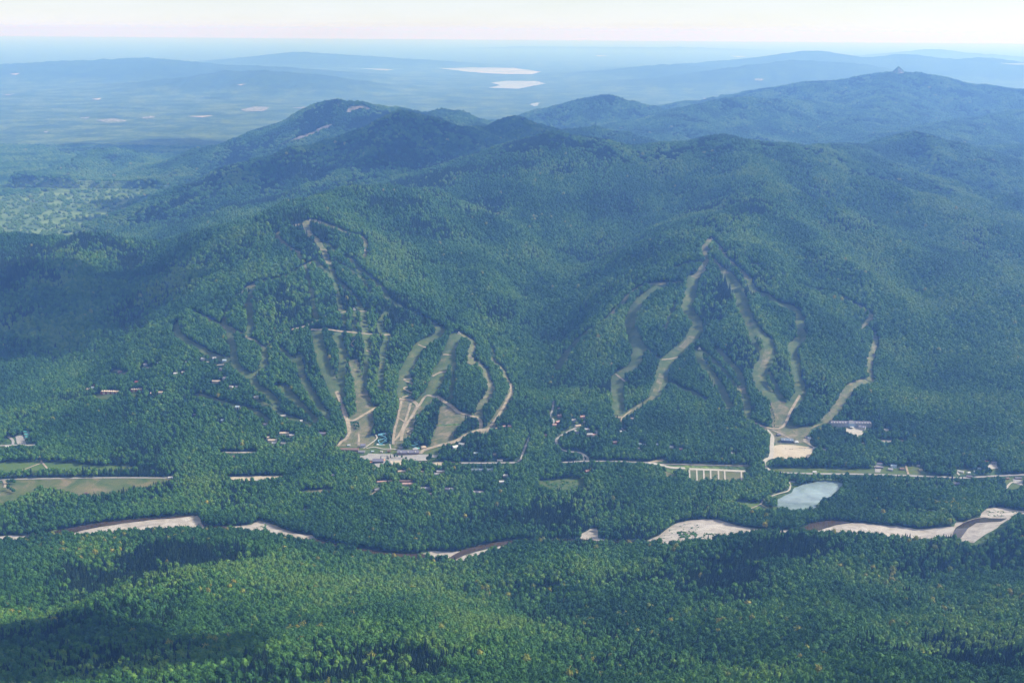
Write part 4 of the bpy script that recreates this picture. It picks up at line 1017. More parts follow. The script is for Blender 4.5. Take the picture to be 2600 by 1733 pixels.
# --- houses and condos along the valley (frame, x, y, length, depth, height, wall, roof, turn, label)
VALLEY = [
    ('H', 410, 345, 34, 12, 7, 'cream', 'tan', 0.05, 'tan-roofed condo block, upper left of the condo group'), ('H', 475, 364, 18, 11, 7, 'white', 'pale', 0.0, 'white condo block beside the tan-roofed one'),
    ('H', 310, 406, 32, 11, 7, 'cream', 'tan', 0.05, 'tan-roofed condo block, lower left of the condo group'), ('H', 330, 432, 20, 11, 7, 'white', 'white', 0.0, 'white condo block below the lower tan-roofed one'),
    ('H', 402, 432, 16, 11, 7, 'white', 'pale', 0.0, 'white condo block, lowest right of the condo group'), ('H', 735, 346, 32, 12, 6, 'grey', 'slate', 0.0, 'slate-roofed block in the trees left of the ski slope'),
    ('H', 400, 196, 20, 11, 6, 'grey', 'pale', 0.3, 'pale grey house in the woods above the condo group'), ('H', 250, 268, 14, 10, 6, 'grey', 'slate', -0.3, 'slate-roofed house in the woods left of the condo group'),
    ('H', 170, 35, 16, 10, 6, 'white', 'pale', 0.2, 'white house high in the woods above the condo group'), ('H', 555, 236, 9, 8, 5, 'white', 'white', 0.2, 'tiny white cabin in the woods above the condo group'),
    ('H', 825, 702, 14, 10, 6, 'grey', 'pale', 0.2, 'grey house alone in the woods left of the restaurant'),
    ('H', 1412, 668, 26, 10, 5, 'cream', 'tan', 0.1, 'cream house in the trees just below the tan lot'), ('H', 1590, 672, 16, 9, 5, 'cream', 'tan', 0.0, 'small cream house right of the larger cream house'),
    ('H', 1745, 668, 28, 10, 5, 'pink', 'pale', 0.05, 'long pinkish house below the highway'), ('H', 1715, 690, 18, 9, 5, 'white', 'pale', 0.05, 'white house in front of the long pinkish house'),
    ('H', 1440, 776, 17, 10, 6, 'tan', 'pink', 0.0, 'tan motel wing, left of two above the turquoise pool'), ('H', 1490, 776, 17, 10, 6, 'tan', 'pink', 0.0, 'tan motel wing, right of two above the turquoise pool'),
    ('H', 1450, 750, 44, 8, 5, 'brown', 'brown', 0.02, 'long brown motel roof behind the two tan wings'), ('H', 1265, 752, 50, 7, 4, 'brown', 'pink', 0.15, 'long thin reddish roof slanting left of the motel'),
    ('H', 1595, 812, 20, 9, 5, 'grey', 'pale', 0.1, 'grey cabin, left of the pair right of the pool'), ('H', 1640, 812, 16, 9, 5, 'grey', 'grey', 0.1, 'grey cabin, right of the pair right of the pool'),
    ('H', 1800, 818, 14, 9, 5, 'grey', 'slate', -0.2, 'slate-roofed cabin in the trees right of the pool cabins'), ('H', 1838, 818, 17, 9, 5, 'white', 'pale', 0.0, 'white cabin beside the slate-roofed cabin'),
    ('H', 2035, 842, 16, 9, 5, 'grey', 'pale', 0.2, 'grey cabin, left of the lowest pair in the trees'), ('H', 2085, 846, 18, 9, 5, 'grey', 'pale', 0.0, 'grey cabin, right of the lowest pair in the trees'),
    ('H', 2296, 702, 15, 10, 5, 'white', 'white', 0.1, 'bright white flat house, upper of two by a driveway'), ('H', 2264, 756, 16, 10, 5, 'white', 'white', 0.1, 'bright white flat house, lower of two by a driveway'),
    ('H', 1200, 826, 16, 11, 6, 'tan', 'grey', 0.4, 'tan house with a sandy drive below the restaurant'), ('H', 1660, 860, 14, 9, 5, 'brown', 'slate', 0.2, 'dim brown cabin in the woods below the pool cabins'),
    ('H', 2205, 522, 12, 9, 5, 'white', 'pale', 0.1, 'white house by a dirt patch above the highway'), ('H', 2045, 512, 16, 10, 5, 'blue', 'sky', 0.1, 'light blue roof in the trees right of the white sheds'),
    ('H', 2250, 572, 18, 8, 4, 'cream', 'pale', 0.0, 'low pale house at the highway bend'),
    ('H', 2280, 288, 16, 10, 6, 'red', 'pink', 0.3, 'reddish house left of two at the end of the dirt road'), ('H', 2335, 286, 14, 10, 6, 'red', 'pink', -0.2, 'reddish house right of two at the end of the dirt road'),
    ('R', 262, 250, 16, 11, 7, 'pink', 'pink', 0.5, 'pink-roofed chalet, highest on the left of the village lane'), ('R', 238, 352, 17, 11, 7, 'red', 'pink', 0.5, 'red chalet halfway down the village lane'),
    ('R', 180, 398, 16, 11, 6, 'pink', 'pink', 0.1, 'pink chalet, lowest beside the village lane'), ('R', 650, 272, 20, 12, 8, 'pink', 'pink', 0.2, 'largest pink chalet, right of the village'),
    ('R', 500, 325, 17, 11, 7, 'grey', 'pale', 0.2, 'grey chalet between the red and the largest pink chalets'), ('R', 662, 348, 12, 9, 5, 'grey', 'pale', -0.2, 'small grey chalet below the largest pink chalet'),
    ('R', 508, 502, 14, 10, 6, 'white', 'pale', 0.3, 'white chalet above the curved road'), ('R', 548, 532, 16, 10, 6, 'grey', 'slate', 0.2, 'slate chalet right of the white one above the curved road'),
    ('R', 720, 478, 18, 11, 7, 'grey', 'pale', 0.0, 'grey chalet above the village parking'), ('R', 760, 562, 22, 12, 7, 'pink', 'pale', 0.1, 'pinkish chalet, left of the pair by the short lane'),
    ('R', 832, 565, 14, 10, 6, 'cream', 'pink', 0.1, 'cream chalet, right of the pair by the short lane'), ('R', 255, 122, 9, 7, 5, 'pink', 'pink', 0.2, 'tiny pink cabin highest in the village woods'),
    ('R', 1272, 505, 11, 8, 5, 'white', 'white', 0.1, 'small white hut below the foot of the right-hand trail'), ('R', 1172, 690, 20, 11, 6, 'red', 'brown', 0.2, 'dark red house alone in the woods right of the curved road'),
    ('R', 1592, 712, 14, 9, 5, 'blue', 'sky', -0.5, 'light blue house, upper left of four in the valley woods'), ('R', 1676, 724, 9, 7, 4, 'white', 'white', 0.1, 'small white house, right of the upper light blue house'),
    ('R', 1576, 792, 11, 8, 5, 'blue', 'pale', 0.1, 'pale blue house, lowest of four in the valley woods'), ('R', 1872, 720, 10, 8, 5, 'blue', 'sky', 0.4, 'light blue house, rightmost of four in the valley woods'),
    ('R', 2114, 764, 15, 9, 5, 'white', 'white', 0.0, 'bright white house alone in the middle of the valley woods'), ('R', 2276, 797, 10, 8, 5, 'red', 'pink', 0.1, 'small reddish house right of the bright white house'),
    ('R', 722, 1162, 14, 10, 5, 'red', 'pink', 0.6, 'reddish roof alone below the road junction'), ('R', 1470, 288, 14, 8, 4, 'tan', 'tan', 0.0, 'low tan shed in the woods below the right-hand trail'),
    ('R', 30, 568, 12, 9, 5, 'pink', 'pink', 0.1, 'pink roof at the left edge of the village woods'), ('R', 570, 410, 22, 9, 5, 'tan', 'tan', 0.4, 'tan roof beside the top of the curved road'),
    ('I', 2200, 512, 11, 8, 5, 'white', 'white', 0.0, 'white hut in the woods above the striped lot'),
    ('O', 185, 486, 20, 10, 5, 'white', 'sky', 0.0, 'white building with a light blue roof on a lawn by the highway'), ('O', 595, 482, 9, 7, 4, 'white', 'pale', 0.3, 'small pale shed at the corner of the fenced field'),
    ('O', 638, 550, 9, 8, 4, 'cream', 'tan', 0.1, 'cream shed on the right side of the fenced field'), ('O', 1292, 442, 13, 8, 4, 'white', 'white', 0.0, 'white house behind a hedge right of the fenced field'),
    ('O', 1715, 425, 15, 11, 6, 'red', 'red', -0.6, 'red-roofed barn beside a white yard'), ('O', 1850, 440, 17, 10, 6, 'grey', 'grey', 0.0, 'grey house right of the red-roofed barn'),
    ('O', 1600, 532, 11, 8, 5, 'blue', 'sky', 0.2, 'light blue house left of the green yard'), ('O', 1300, 578, 20, 9, 4, 'cream', 'white', -0.6, 'cream lodge slanting beside the highway'),
    ('O', 1192, 792, 32, 13, 7, 'dark', 'slate', 0.1, 'large dark slate-roofed house below the highway'), ('O', 1440, 662, 18, 9, 5, 'brown', 'slate', -0.3, 'dark house hidden in trees at the highway'),
    ('O', 135, 545, 16, 10, 5, 'grey', 'pale', -0.4, 'grey house in front of the light blue-roofed building'), ('O', 320, 535, 15, 10, 5, 'brown', 'brown', 0.0, 'brown house beside the left hedge of the fenced field'),
    ('O', 2075, 690, 10, 8, 4, 'brown', 'brown', 0.1, 'small brown shed below the right end of the highway'), ('O', 2250, 690, 22, 9, 5, 'brown', 'slate', 0.0, 'dark house at the right edge by the grey lot'),
    ('O', 1545, 575, 9, 7, 4, 'white', 'white', 0.3, 'small white cabin, one of a pair right of the cream lodge'), ('O', 1430, 596, 10, 8, 4, 'white', 'white', 0.3, 'white cabin nearest to the cream lodge'),
    ('N', 2165, 845, 22, 9, 5, 'blue', 'slate', 0.0, 'slate-roofed house at the left end of the roadside lawn'), ('N', 2170, 905, 24, 9, 5, 'dark', 'slate', 0.0, 'long dark roof on the grey yard by the highway'),
    ('N', 1105, 580, 10, 7, 4, 'white', 'white', 0.2, 'small white hut at the corner of the tan parking lot'), ('N', 1240, 608, 18, 9, 4, 'cream', 'pale', 0.0, 'cream house in the woods right of the tan parking lot'),
    ('N', 1095, 975, 12, 8, 4, 'cream', 'white', 0.1, 'white house in the trees between the pond and the highway'), ('N', 1890, 505, 12, 7, 4, 'cream', 'white', 0.6, 'small white house below the hotel'),
    ('G', 2292, 212, 16, 10, 6, 'cream', 'tan', 0.3, 'cream house at the left end of the condo group'), ('G', 2005, 372, 18, 9, 4, 'tan', 'brown', 0.0, 'brown shed on the small sandy lot'),
    ('G', 1455, 550, 14, 8, 4, 'white', 'white', 0.1, 'white shed at the right end of the farm road'), ('G', 738, 682, 11, 7, 4, 'brown', 'brown', 0.0, 'brown shed at the near edge of the olive field'),
    ('G', 60, 288, 10, 8, 4, 'white', 'white', 0.1, 'white house below the left road junction'), ('G', 2200, 575, 12, 7, 4, 'white', 'pale', 0.0, 'pale shed at the near edge of the long sandy lot'),
    ('J', 165, 448, 12, 7, 4, 'white', 'white', 0.0, 'white hut in the woods left of the tan parking lot'), ('J', 2200, 130, 12, 8, 5, 'cream', 'white', 1.2, 'white house alone high in the right-hand forest'),
]
for (fr, a, b, L, W, H, w, r, rt, lb) in VALLEY: house(fr, a, b, L, W, H, w, r, lb, rot=rt)
for i, a in enumerate((2018, 2050, 2082, 2102, 2135, 2160, 2182)):
    lb = ['first', 'second', 'third', 'fourth', 'fifth', 'sixth', 'seventh'][i] + ' from left of the seven blue-white townhouses in a row'
    house('H', a, 660 + (i % 2) * 2, 8.5, 10, 8, 'white', 'blue', lb, 'townhouse', 'house', 0.0, group='townhouse row', chimney=False, wins=2, front_h=10)
for i, (a, b) in enumerate(((225, 168), (232, 190), (240, 212))):
    lb = ['topmost', 'middle', 'lowest'][i] + ' of three green-roofed buildings beside the left lot'
    house('G', a, b, 17, 11, 7, 'white', 'green', lb, 'inn_building', 'inn', -0.3, group='green-roofed inn')

# --- orange tents, pools
for a, b, lb in ((675, 682, 'orange tent left of the dark-roofed restaurant'), (868, 645, 'orange tent right of the dark-roofed restaurant')):
    x, y = hit('M', a, b)
    e = root('canopy_tent', lb, 'tent', x, y, 0.1)
    part('canopy', gable_me('canopy', 11, 9, 3.0, 3.2, ROOF['orange'], hip=5.4), e)
    for sx in (-5, 5):
        for sy in (-4, 4): part('pole', box_me('pole', sx - .08, sx + .08, sy - .08, sy + .08, 0, 3.1, MT['steel']), e)
    mark_poly([(x - 8, y - 8), (x + 8, y - 8), (x + 8, y + 8), (x - 8, y + 8)], 10)
def pool(fr, a, b, L, W, lb):
    x, y = hit(fr, a, b)
    e = root('swimming_pool', lb, 'pool', x, y, 0.0)
    part('deck', box_me('deck', -L * .95, L * .95, -W * .9, W * .9, -2.0, 0.5, MT['trim']), e)
    part('water', box_me('water', -L / 2, L / 2, -W / 2, W / 2, 0.3, 0.56, MT['pool']), e)
    mark_poly([(x - L, y - W), (x + L, y - W), (x + L, y + W), (x - L, y + W)], 13)
pool('H', 1447, 806, 14, 9, 'turquoise pool with a pale deck in the valley woods')
pool('M', 1440, 440, 12, 6, 'splash pool at the foot of the lower water slide')
pool('M', 830, 376, 16, 7, 'white-edged splash pool at the foot of the upper water slide')
pool('O', 190, 500, 9, 5, 'small blue pool beside the light blue-roofed building')

# --- water slides: bright blue flumes winding down on steel legs
def sweep(name, P, r, mat, n=8):
    P = [Vector(p) for p in P]; V = []; Fc = []
    for i, p in enumerate(P):
        d = (P[min(i + 1, len(P) - 1)] - P[max(i - 1, 0)]).normalized(); s = d.cross(Vector((0, 0, 1))).normalized(); u = s.cross(d)
        for k in range(n):
            a = 2 * math.pi * k / n; V.append(p + s * (r * math.cos(a)) + u * (r * 0.8 * math.sin(a)))
    for i in range(len(P) - 1):
        for k in range(n): Fc.append((i * n + k, i * n + (k + 1) % n, (i + 1) * n + (k + 1) % n, (i + 1) * n + k))
    Fc.append(tuple(range(n))[::-1]); Fc.append(tuple((len(P) - 1) * n + k for k in range(n)))
    me = bpy.data.meshes.new(name); me.from_pydata([tuple(v) for v in V], [], Fc); me.materials.append(mat)
    return me
def slide(fr, runs, top, mats, lb):
    G0 = hit(fr, *runs[0][-1])
    e = root('water_slide', lb, 'water slide', G0[0], G0[1], 0.0)
    zb = e.location.z
    for ri, run in enumerate(runs):
        C = smooth_line([hit(fr, *p) for p in run], 3.0); n = len(C)
        zz = np.linspace(top, 1.2, n); gz = ground_z(C[:, 0], C[:, 1])
        P = [(C[i, 0] - G0[0], C[i, 1] - G0[1], gz[i] + zz[i] - zb) for i in range(n)]
        f = part('flume', sweep('flume', P, 1.7, MT[mats[ri % len(mats)]]), e)
        for i in range(3, n - 2, 6):
            q = P[i]; part('support_leg', box_me('support_leg', q[0] - .25, q[0] + .25, q[1] - .25, q[1] + .25, gz[i] - zb - 1, q[2] - .8, MT['steel']), e)
        if ri == 0:
            q = P[0]; part('start_tower', box_me('start_tower', q[0] - 2.2, q[0] + 2.2, q[1] + .5, q[1] + 5, gz[0] - zb - 1, q[2] + 1, WALL['grey']), e)
        mark_line([tuple(c) for c in C[::3]], 6, 10)
slide('M', [[(905, 222), (840, 226), (785, 240), (850, 252), (910, 272), (860, 300), (788, 318), (800, 345), (825, 366)],
            [(890, 226), (830, 236), (880, 262), (915, 282), (930, 300), (890, 322), (930, 330), (870, 345), (838, 368)]], 7.0, ('flume', 'flume_b'), 'pale blue twisting water slide beside the forest edge')
slide('M', [[(1455, 292), (1445, 345), (1385, 352), (1395, 372), (1440, 385), (1400, 400), (1345, 395), (1370, 415), (1420, 432)]], 6.0, ('flume_b',), 'aqua S-shaped water slide in the pines above the base lodge')

# --- lift stations
def lift_station(fr, a, b, lb, rot):
    x, y = hit(fr, a, b)
    e = root('lift_station', lb, 'lift station', x, y, rot)
    part('platform', box_me('platform', -6, 6, -7, 7, -2, 0.8, MT['trim']), e)
    part('machine_housing', box_me('machine_housing', -2.2, 2.2, -5, 5, 4.2, 7.2, WALL['white']), e)
    for s in (-3, 3): part('mast', box_me('mast', -.5, .5, s - .5, s + .5, 0.8, 4.2, MT['steel']), e)
    part('operator_hut', box_me('operator_hut', 3.2, 6, -3, 2, 0.81, 4.0, WALL['grey']), e)
    mark_poly([(x - 10, y - 10), (x + 10, y - 10), (x + 10, y + 8), (x - 10, y + 8)], 13)
lift_station('E', 655, 230, 'white lift station on the summit of the right ski hill', 0.2)
lift_station('D', 1216, 906, 'white lift station at the top of the widest left trail', 0.4)
lift_station('D', 520, 748, 'grey lift station at mid height on the left mountain', 0.3)
lift_station('D', 228, 158, 'small lift station on the summit of the left ski mountain', 0.1)
lift_station('E', 590, 826, 'small lift station low on the right ski hill', 0.2)

# ------------------------------------------------------------------ trees
def leaf_mat(name, stops, transl=0.25):
    m, n, b = new_mat(name)
    at = N(n, 'Attribute', attribute_type='INSTANCER', attribute_name='tint')
    r = ramp(n, at.outputs['Fac'], stops)
    tc = N(n, 'TexCoord'); nz = N(n, 'TexNoise', Scale=0.55, Detail=3.0)
    n.links.new(tc.outputs['Object'], nz.inputs['Vector'])
    r2 = ramp(n, nz.outputs['Fac'], [(0.35, (0.7, 0.7, 0.7)), (0.65, (1.25, 1.25, 1.2))])
    mx = n.nodes.new('ShaderNodeMix'); mx.data_type = 'RGBA'; mx.blend_type = 'MULTIPLY'; mx.inputs['Factor'].default_value = 1.0
    n.links.new(r.outputs['Color'], mx.inputs['A']); n.links.new(r2.outputs['Color'], mx.inputs['B'])
    n.links.new(mx.outputs['Result'], b.inputs['Base Color'])
    b.inputs['Roughness'].default_value = 0.75; b.inputs['Specular IOR Level'].default_value = 0.12
    return m
MT['leaf'] = leaf_mat('broadleaf_foliage', [(0.0, (0.018, 0.062, 0.014)), (0.35, (0.036, 0.105, 0.018)), (0.70, (0.062, 0.150, 0.024)),
                                            (0.90, (0.100, 0.182, 0.028)), (0.95, (0.165, 0.19, 0.028)), (1.0, (0.22, 0.20, 0.03))])
MT['needle'] = leaf_mat('conifer_foliage', [(0.0, (0.010, 0.028, 0.015)), (0.5, (0.018, 0.044, 0.019)), (1.0, (0.030, 0.060, 0.022))])
MT['bark'] = plain_mat('bark', (0.10, 0.075, 0.055), 0.95, 0.05, 0.3, 3.0)

def crown_broad(seed, h=17.0, w=9.0):
    """lumpy crown of several lobes with ragged leaf tufts standing off it"""
    r = np.random.default_rng(seed)
    bm = bmesh.new()
    lobes = [(0, 0, 0.66 * h, 0.40 * w, 0.33 * h)]
    for k in range(5):
        a = k * 2 * math.pi / 5 + r.uniform(-.5, .5); q = r.uniform(.22, .32) * w
        lobes.append((q * math.cos(a), q * math.sin(a), r.uniform(.46, .70) * h, r.uniform(.22, .30) * w, r.uniform(.17, .24) * h))
    for (cx, cy_, cz, rw, rh) in lobes:
        g = bmesh.ops.create_icosphere(bm, subdivisions=1, radius=1.0)
        for v in g['verts']:
            f = 1 + r.uniform(-.22, .22)
            v.co = (cx + v.co.x * rw * f, cy_ + v.co.y * rw * f, cz + v.co.z * rh * f)
    for k in range(110):
        cx, cy_, cz, rw, rh = lobes[r.integers(len(lobes))]
        d = r.normal(size=3); d /= np.linalg.norm(d)
        if d[2] < -0.3: d[2] = -d[2]
        c = np.array([cx + d[0] * rw * 1.08, cy_ + d[1] * rw * 1.08, cz + d[2] * rh * 1.08])
        s = r.uniform(.5, 1.0) * w / 9
        vs = [bm.verts.new(c + r.normal(size=3) * s) for _ in range(3)]
        bm.faces.new(vs)
    me = bpy.data.meshes.new('broadleaf_crown'); bm.to_mesh(me); bm.free()
    me.materials.append(MT['leaf'])
    return me

def crown_conifer(seed, h=20.0, w=6.0):
    """whorls of drooping boughs, each with a ragged star outline"""
    r = np.random.default_rng(seed)
    bm = bmesh.new()
    tiers = 7
    for t in range(tiers):
        z0 = h * (0.14 + 0.84 * t / tiers); rad = w * 0.5 * (1 - t / tiers) ** 0.85 + 0.25
        top = bm.verts.new((r.uniform(-.1, .1), r.uniform(-.1, .1), z0 + h * 0.22 * (1 - 0.3 * t / tiers)))
        n = 12; a0 = r.uniform(0, 6)
        ring = []
        for k in range(n):
            q = rad * (1.15 if k % 2 == 0 else 0.55) * r.uniform(.8, 1.2)
            ring.append(bm.verts.new((q * math.cos(a0 + k * 2 * math.pi / n), q * math.sin(a0 + k * 2 * math.pi / n), z0 - (0.5 if k % 2 == 0 else 0) + r.uniform(-.3, .3))))
        for k in range(n): bm.faces.new((top, ring[k], ring[(k + 1) % n]))
    me = bpy.data.meshes.new('conifer_crown'); bm.to_mesh(me); bm.free()
    me.materials.append(MT['needle'])
    return me

def trunk_mesh(h, r0, limbs, seed):
    r = np.random.default_rng(seed)
    bm = bmesh.new()
    def limb(p, q, ra, rb):
        p = Vector(p); q = Vector(q); d = (q - p); M_ = d.to_track_quat('Z', 'Y').to_matrix()
        A = [bm.verts.new(p + M_ @ Vector((ra * math.cos(k * math.pi / 3), ra * math.sin(k * math.pi / 3), 0))) for k in range(6)]
        B = [bm.verts.new(q + M_ @ Vector((rb * math.cos(k * math.pi / 3), rb * math.sin(k * math.pi / 3), 0))) for k in range(6)]
        for k in range(6): bm.faces.new((A[k], A[(k + 1) % 6], B[(k + 1) % 6], B[k]))
    limb((0, 0, -2.0), (0, 0, h), r0, r0 * 0.35)
    for k in range(limbs):
        a = k * 2.4 + r.uniform(-.3, .3); z = h * r.uniform(.35, .65)
        limb((0, 0, z), (h * .18 * math.cos(a), h * .18 * math.sin(a), z + h * .22), r0 * .45, r0 * .15)
    me = bpy.data.meshes.new('trunk'); bm.to_mesh(me); bm.free()
    me.materials.append(MT['bark'])
    return me

def joined(name, parts):
    bm = bmesh.new(); mats = []
    for me in parts:
        bm.faces.ensure_lookup_table(); n0 = len(bm.faces)
        bm.from_mesh(me); bm.faces.ensure_lookup_table()
        if me.materials[0] not in mats: mats.append(me.materials[0])
        for f in bm.faces[n0:]: f.material_index = mats.index(me.materials[0])
    out = bpy.data.meshes.new(name); bm.to_mesh(out); bm.free()
    for m in mats: out.materials.append(m)
    return out

B_CROWN = [crown_broad(s, 19 + (s % 3) * 1.8, 10.4 + (s % 2) * 1.6) for s in range(6)]
C_CROWN = [crown_conifer(40 + s, 19 + s * 1.7, 6.6 + 0.6 * (s % 3)) for s in range(4)]
B_TRUNK = trunk_mesh(13.0, 0.32, 4, 1)
C_TRUNK = trunk_mesh(18.0, 0.26, 0, 2)

def proto_collection(name, meshes):
    c = bpy.data.collections.new(name)
    for i, me in enumerate(meshes):
        o = bpy.data.objects.new('%s_%02d' % (name, i), me); c.objects.link(o)
    return c
broad_protos = proto_collection('broadleaf_kinds', [joined('broadleaf', [c, B_TRUNK]) for c in B_CROWN])
conif_protos = proto_collection('conifer_kinds', [joined('conifer', [c, C_TRUNK]) for c in C_CROWN])

def clump(seed, crowns, n, R):
    """a handful of neighbouring tree tops, for woods a long way off"""
    r = np.random.default_rng(seed); bm = bmesh.new(); mats = []
    for k in range(n):
        me = crowns[r.integers(len(crowns))]; n0 = len(bm.verts); f0 = len(bm.faces)
        bm.from_mesh(me); bm.verts.ensure_lookup_table(); bm.faces.ensure_lookup_table()
        a = r.uniform(0, 6.28); q = R * math.sqrt(r.uniform(0, 1)); s = r.uniform(.8, 1.25); t = r.uniform(0, 6.28)
        for v in bm.verts[n0:]:
            x, y, z = v.co
            v.co = ((x * math.cos(t) - y * math.sin(t)) * s * 1.2 + q * math.cos(a), (x * math.sin(t) + y * math.cos(t)) * s * 1.2 + q * math.sin(a), z * s - 2)
    out = bpy.data.meshes.new('clump'); bm.to_mesh(out); bm.free(); out.materials.append(crowns[0].materials[0])
    return out
clump_b = proto_collection('broadleaf_clumps', [clump(s, B_CROWN, 7, 11) for s in range(4)])
clump_c = proto_collection('conifer_clumps', [clump(70 + s, C_CROWN, 11, 11) for s in range(4)])

# what is hidden behind nearer ridges needs no trees
_sl = (GZ - CAM_H) / GY
_run = np.maximum.accumulate(_sl, axis=0)
def seen(x, y, z, h, margin=0.0045):
    c = np.clip(((x / y) - TAN[0]) / (TAN[1] - TAN[0]), 0, NC - 1).astype(int)
    i = np.clip(np.searchsorted(ROW, y) - 3, 0, NR - 1)
    return (z + h - CAM_H) / y > _run[i, c] - margin

def scatter(y0, y1, cell, lim=None):
    lim = lim or (0.77 if y1 < 3000 else 0.68 if y1 < 8000 else 0.62)
    X0 = lim * y1
    nx = int(2 * X0 / cell); ny = int((y1 - y0) / cell)
    ix, iy = np.meshgrid(np.arange(nx), np.arange(ny))
    x = -X0 + (ix + 0.5 * (iy % 2) + rng.uniform(-.38, .38, ix.shape)) * cell
    y = y0 + (iy + rng.uniform(-.38, .38, ix.shape)) * cell
    x = x.ravel(); y = y.ravel()
    k = np.abs(x) < lim * y
    x = x[k]; y = y[k]
    i = ((x - CL_X0) / CL_S).astype(int); j = ((y - CL_Y0) / CL_S).astype(int)
    ok = (i >= 0) & (i < CL_NX) & (j >= 0) & (j < CL_NY)
    cl = np.zeros(len(x), bool); cl[ok] = clear[j[ok], i[ok]]
    if y1 > 7000:
        for P in FAR_OPEN:
            if min(p[1] for p in P) < y1: cl |= in_poly(x, y, P)
    x = x[~cl]; y = y[~cl]
    z = ground_z(x, y)
    k = seen(x, y, z, 24)
    return x[k], y[k], z[k]

CONIFER_AREAS = [  # dark stands of conifers, read off the photograph
    ('K', [(0, 330), (300, 170), (700, 175), (900, 250), (820, 420), (760, 520), (1000, 600), (1500, 520), (1950, 560), (2100, 693), (0, 693)], 0.55),
    ('K', [(430, 160), (700, 80), (1000, 80), (1200, 110), (1180, 150), (900, 180), (700, 130), (500, 170)], 0.6),
    ('L', [(330, 130), (700, 110), (1100, 180), (1200, 330), (900, 400), (600, 300), (400, 260)], 0.4),
    ('L', [(1000, 160), (1200, 40), (1650, 60), (1500, 120), (1250, 150)], 0.5),
    ('L', [(1950, 380), (2353, 330), (2353, 693), (2000, 640), (1850, 540)], 0.5),
    ('L', [(820, 560), (900, 490), (1080, 560), (1000, 600)], 0.5),
    ('D', [(0, 540), (200, 470), (260, 560), (450, 620), (540, 760), (440, 760), (200, 850), (0, 780)], 0.5),
    ('D', [(700, 640), (1050, 760), (1350, 920), (1560, 1180), (1700, 1400), (1600, 1330), (1450, 1050), (1200, 860), (900, 780)], 0.6),
    ('D', [(300, 30), (900, 20), (1350, 300), (1200, 320), (800, 260), (350, 180)], 0.5),
    ('C', [(0, 330), (700, 300), (1500, 330), (1900, 330), (1700, 460), (900, 560), (500, 700), (0, 900)], 0.45),  # conifer share also raised to darken the shaded left slope
    ('C', [(820, 830), (1000, 850), (900, 950), (760, 940)], 0.4),
    ('E', [(700, 80), (1000, 60), (1350, 150), (1300, 190), (1000, 120), (750, 130)], 0.5),
    ('E', [(900, 120), (1200, 290), (1150, 320), (900, 190)], 0.4),
    ('E', [(1870, 180), (2050, 180), (2220, 260), (2150, 290), (1900, 220)], 0.6),
    ('E', [(560, 480), (740, 480), (800, 640), (700, 720), (600, 680)], 0.3),
    ('F', [(0, 540), (640, 500), (1040, 430), (1270, 320), (1860, 345), (1500, 370), (1060, 480), (700, 530), (0, 590)], 0.2),
    ('F', [(430, 430), (920, 262), (1290, 318), (1040, 440), (640, 470), (220, 545)], 0.45),
    ('F', [(1680, 560), (1760, 440), (1900, 400), (2400, 470), (2400, 1000), (2000, 950), (1850, 700)], -0.28),
    ('K', [(820, 420), (1000, 240), (1300, 100), (1900, 130), (2353, 200), (2353, 560), (1950, 540), (1500, 500), (1000, 580)], -0.4),
    ('F', [(430, 375), (770, 235), (900, 262), (560, 390), (400, 440)], 0.5),
]
_ca = [([hit(f, *p) for p in P], w) for f, P, w in CONIFER_AREAS]

_bright = [hit('F', *p) for p in [(-200, 470), (150, 425), (420, 390), (470, 350), (330, 440), (215, 545), (0, 552), (-200, 552)]]
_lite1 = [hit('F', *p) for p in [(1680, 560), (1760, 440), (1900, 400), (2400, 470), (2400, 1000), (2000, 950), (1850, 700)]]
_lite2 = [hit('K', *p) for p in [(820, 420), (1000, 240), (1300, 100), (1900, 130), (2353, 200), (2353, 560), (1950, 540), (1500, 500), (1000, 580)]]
def species(x, y, z):
    """share of conifers and leaf tint, in natural patches; sunlit areas get lighter leaves"""
    c = -0.06 + 1.5 * fbm(x, y, 380, 3) + np.clip((z - 330) / 900, 0, .25)
    c += np.where((z < 12) & (y < 4200), 0.14, 0)
    for P, w in _ca:
        c[in_poly(x, y, P)] += w
    plain = (y > 6800) & (z < 70)
    c -= 0.35 * plain + 0.4 * in_poly(x, y, _bright)
    con = rng.random(len(x)) < np.clip(c, 0.02, 0.97)
    t = 0.42 + 0.95 * fbm(x + 5000, y, 420, 3) + 0.19 * rng.standard_normal(len(x))
    sunny = in_poly(x, y, _bright)
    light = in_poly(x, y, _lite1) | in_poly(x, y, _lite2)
    t = np.clip(t + 0.25 * plain + 0.45 * sunny + 0.14 * light, 0, 0.90)  # sunlight put into the tint on the plain and the lit slopes
    yel = np.clip(fbm(x - 3000, y + 1700, 300, 2) - 0.05, 0, 1)
    turned = rng.random(len(x)) < 0.002 + 0.13 * yel * (y < 3000) + 0.015 * yel
    t = np.where(turned, rng.uniform(0.93, 1.0, len(x)), t)
    return con, t

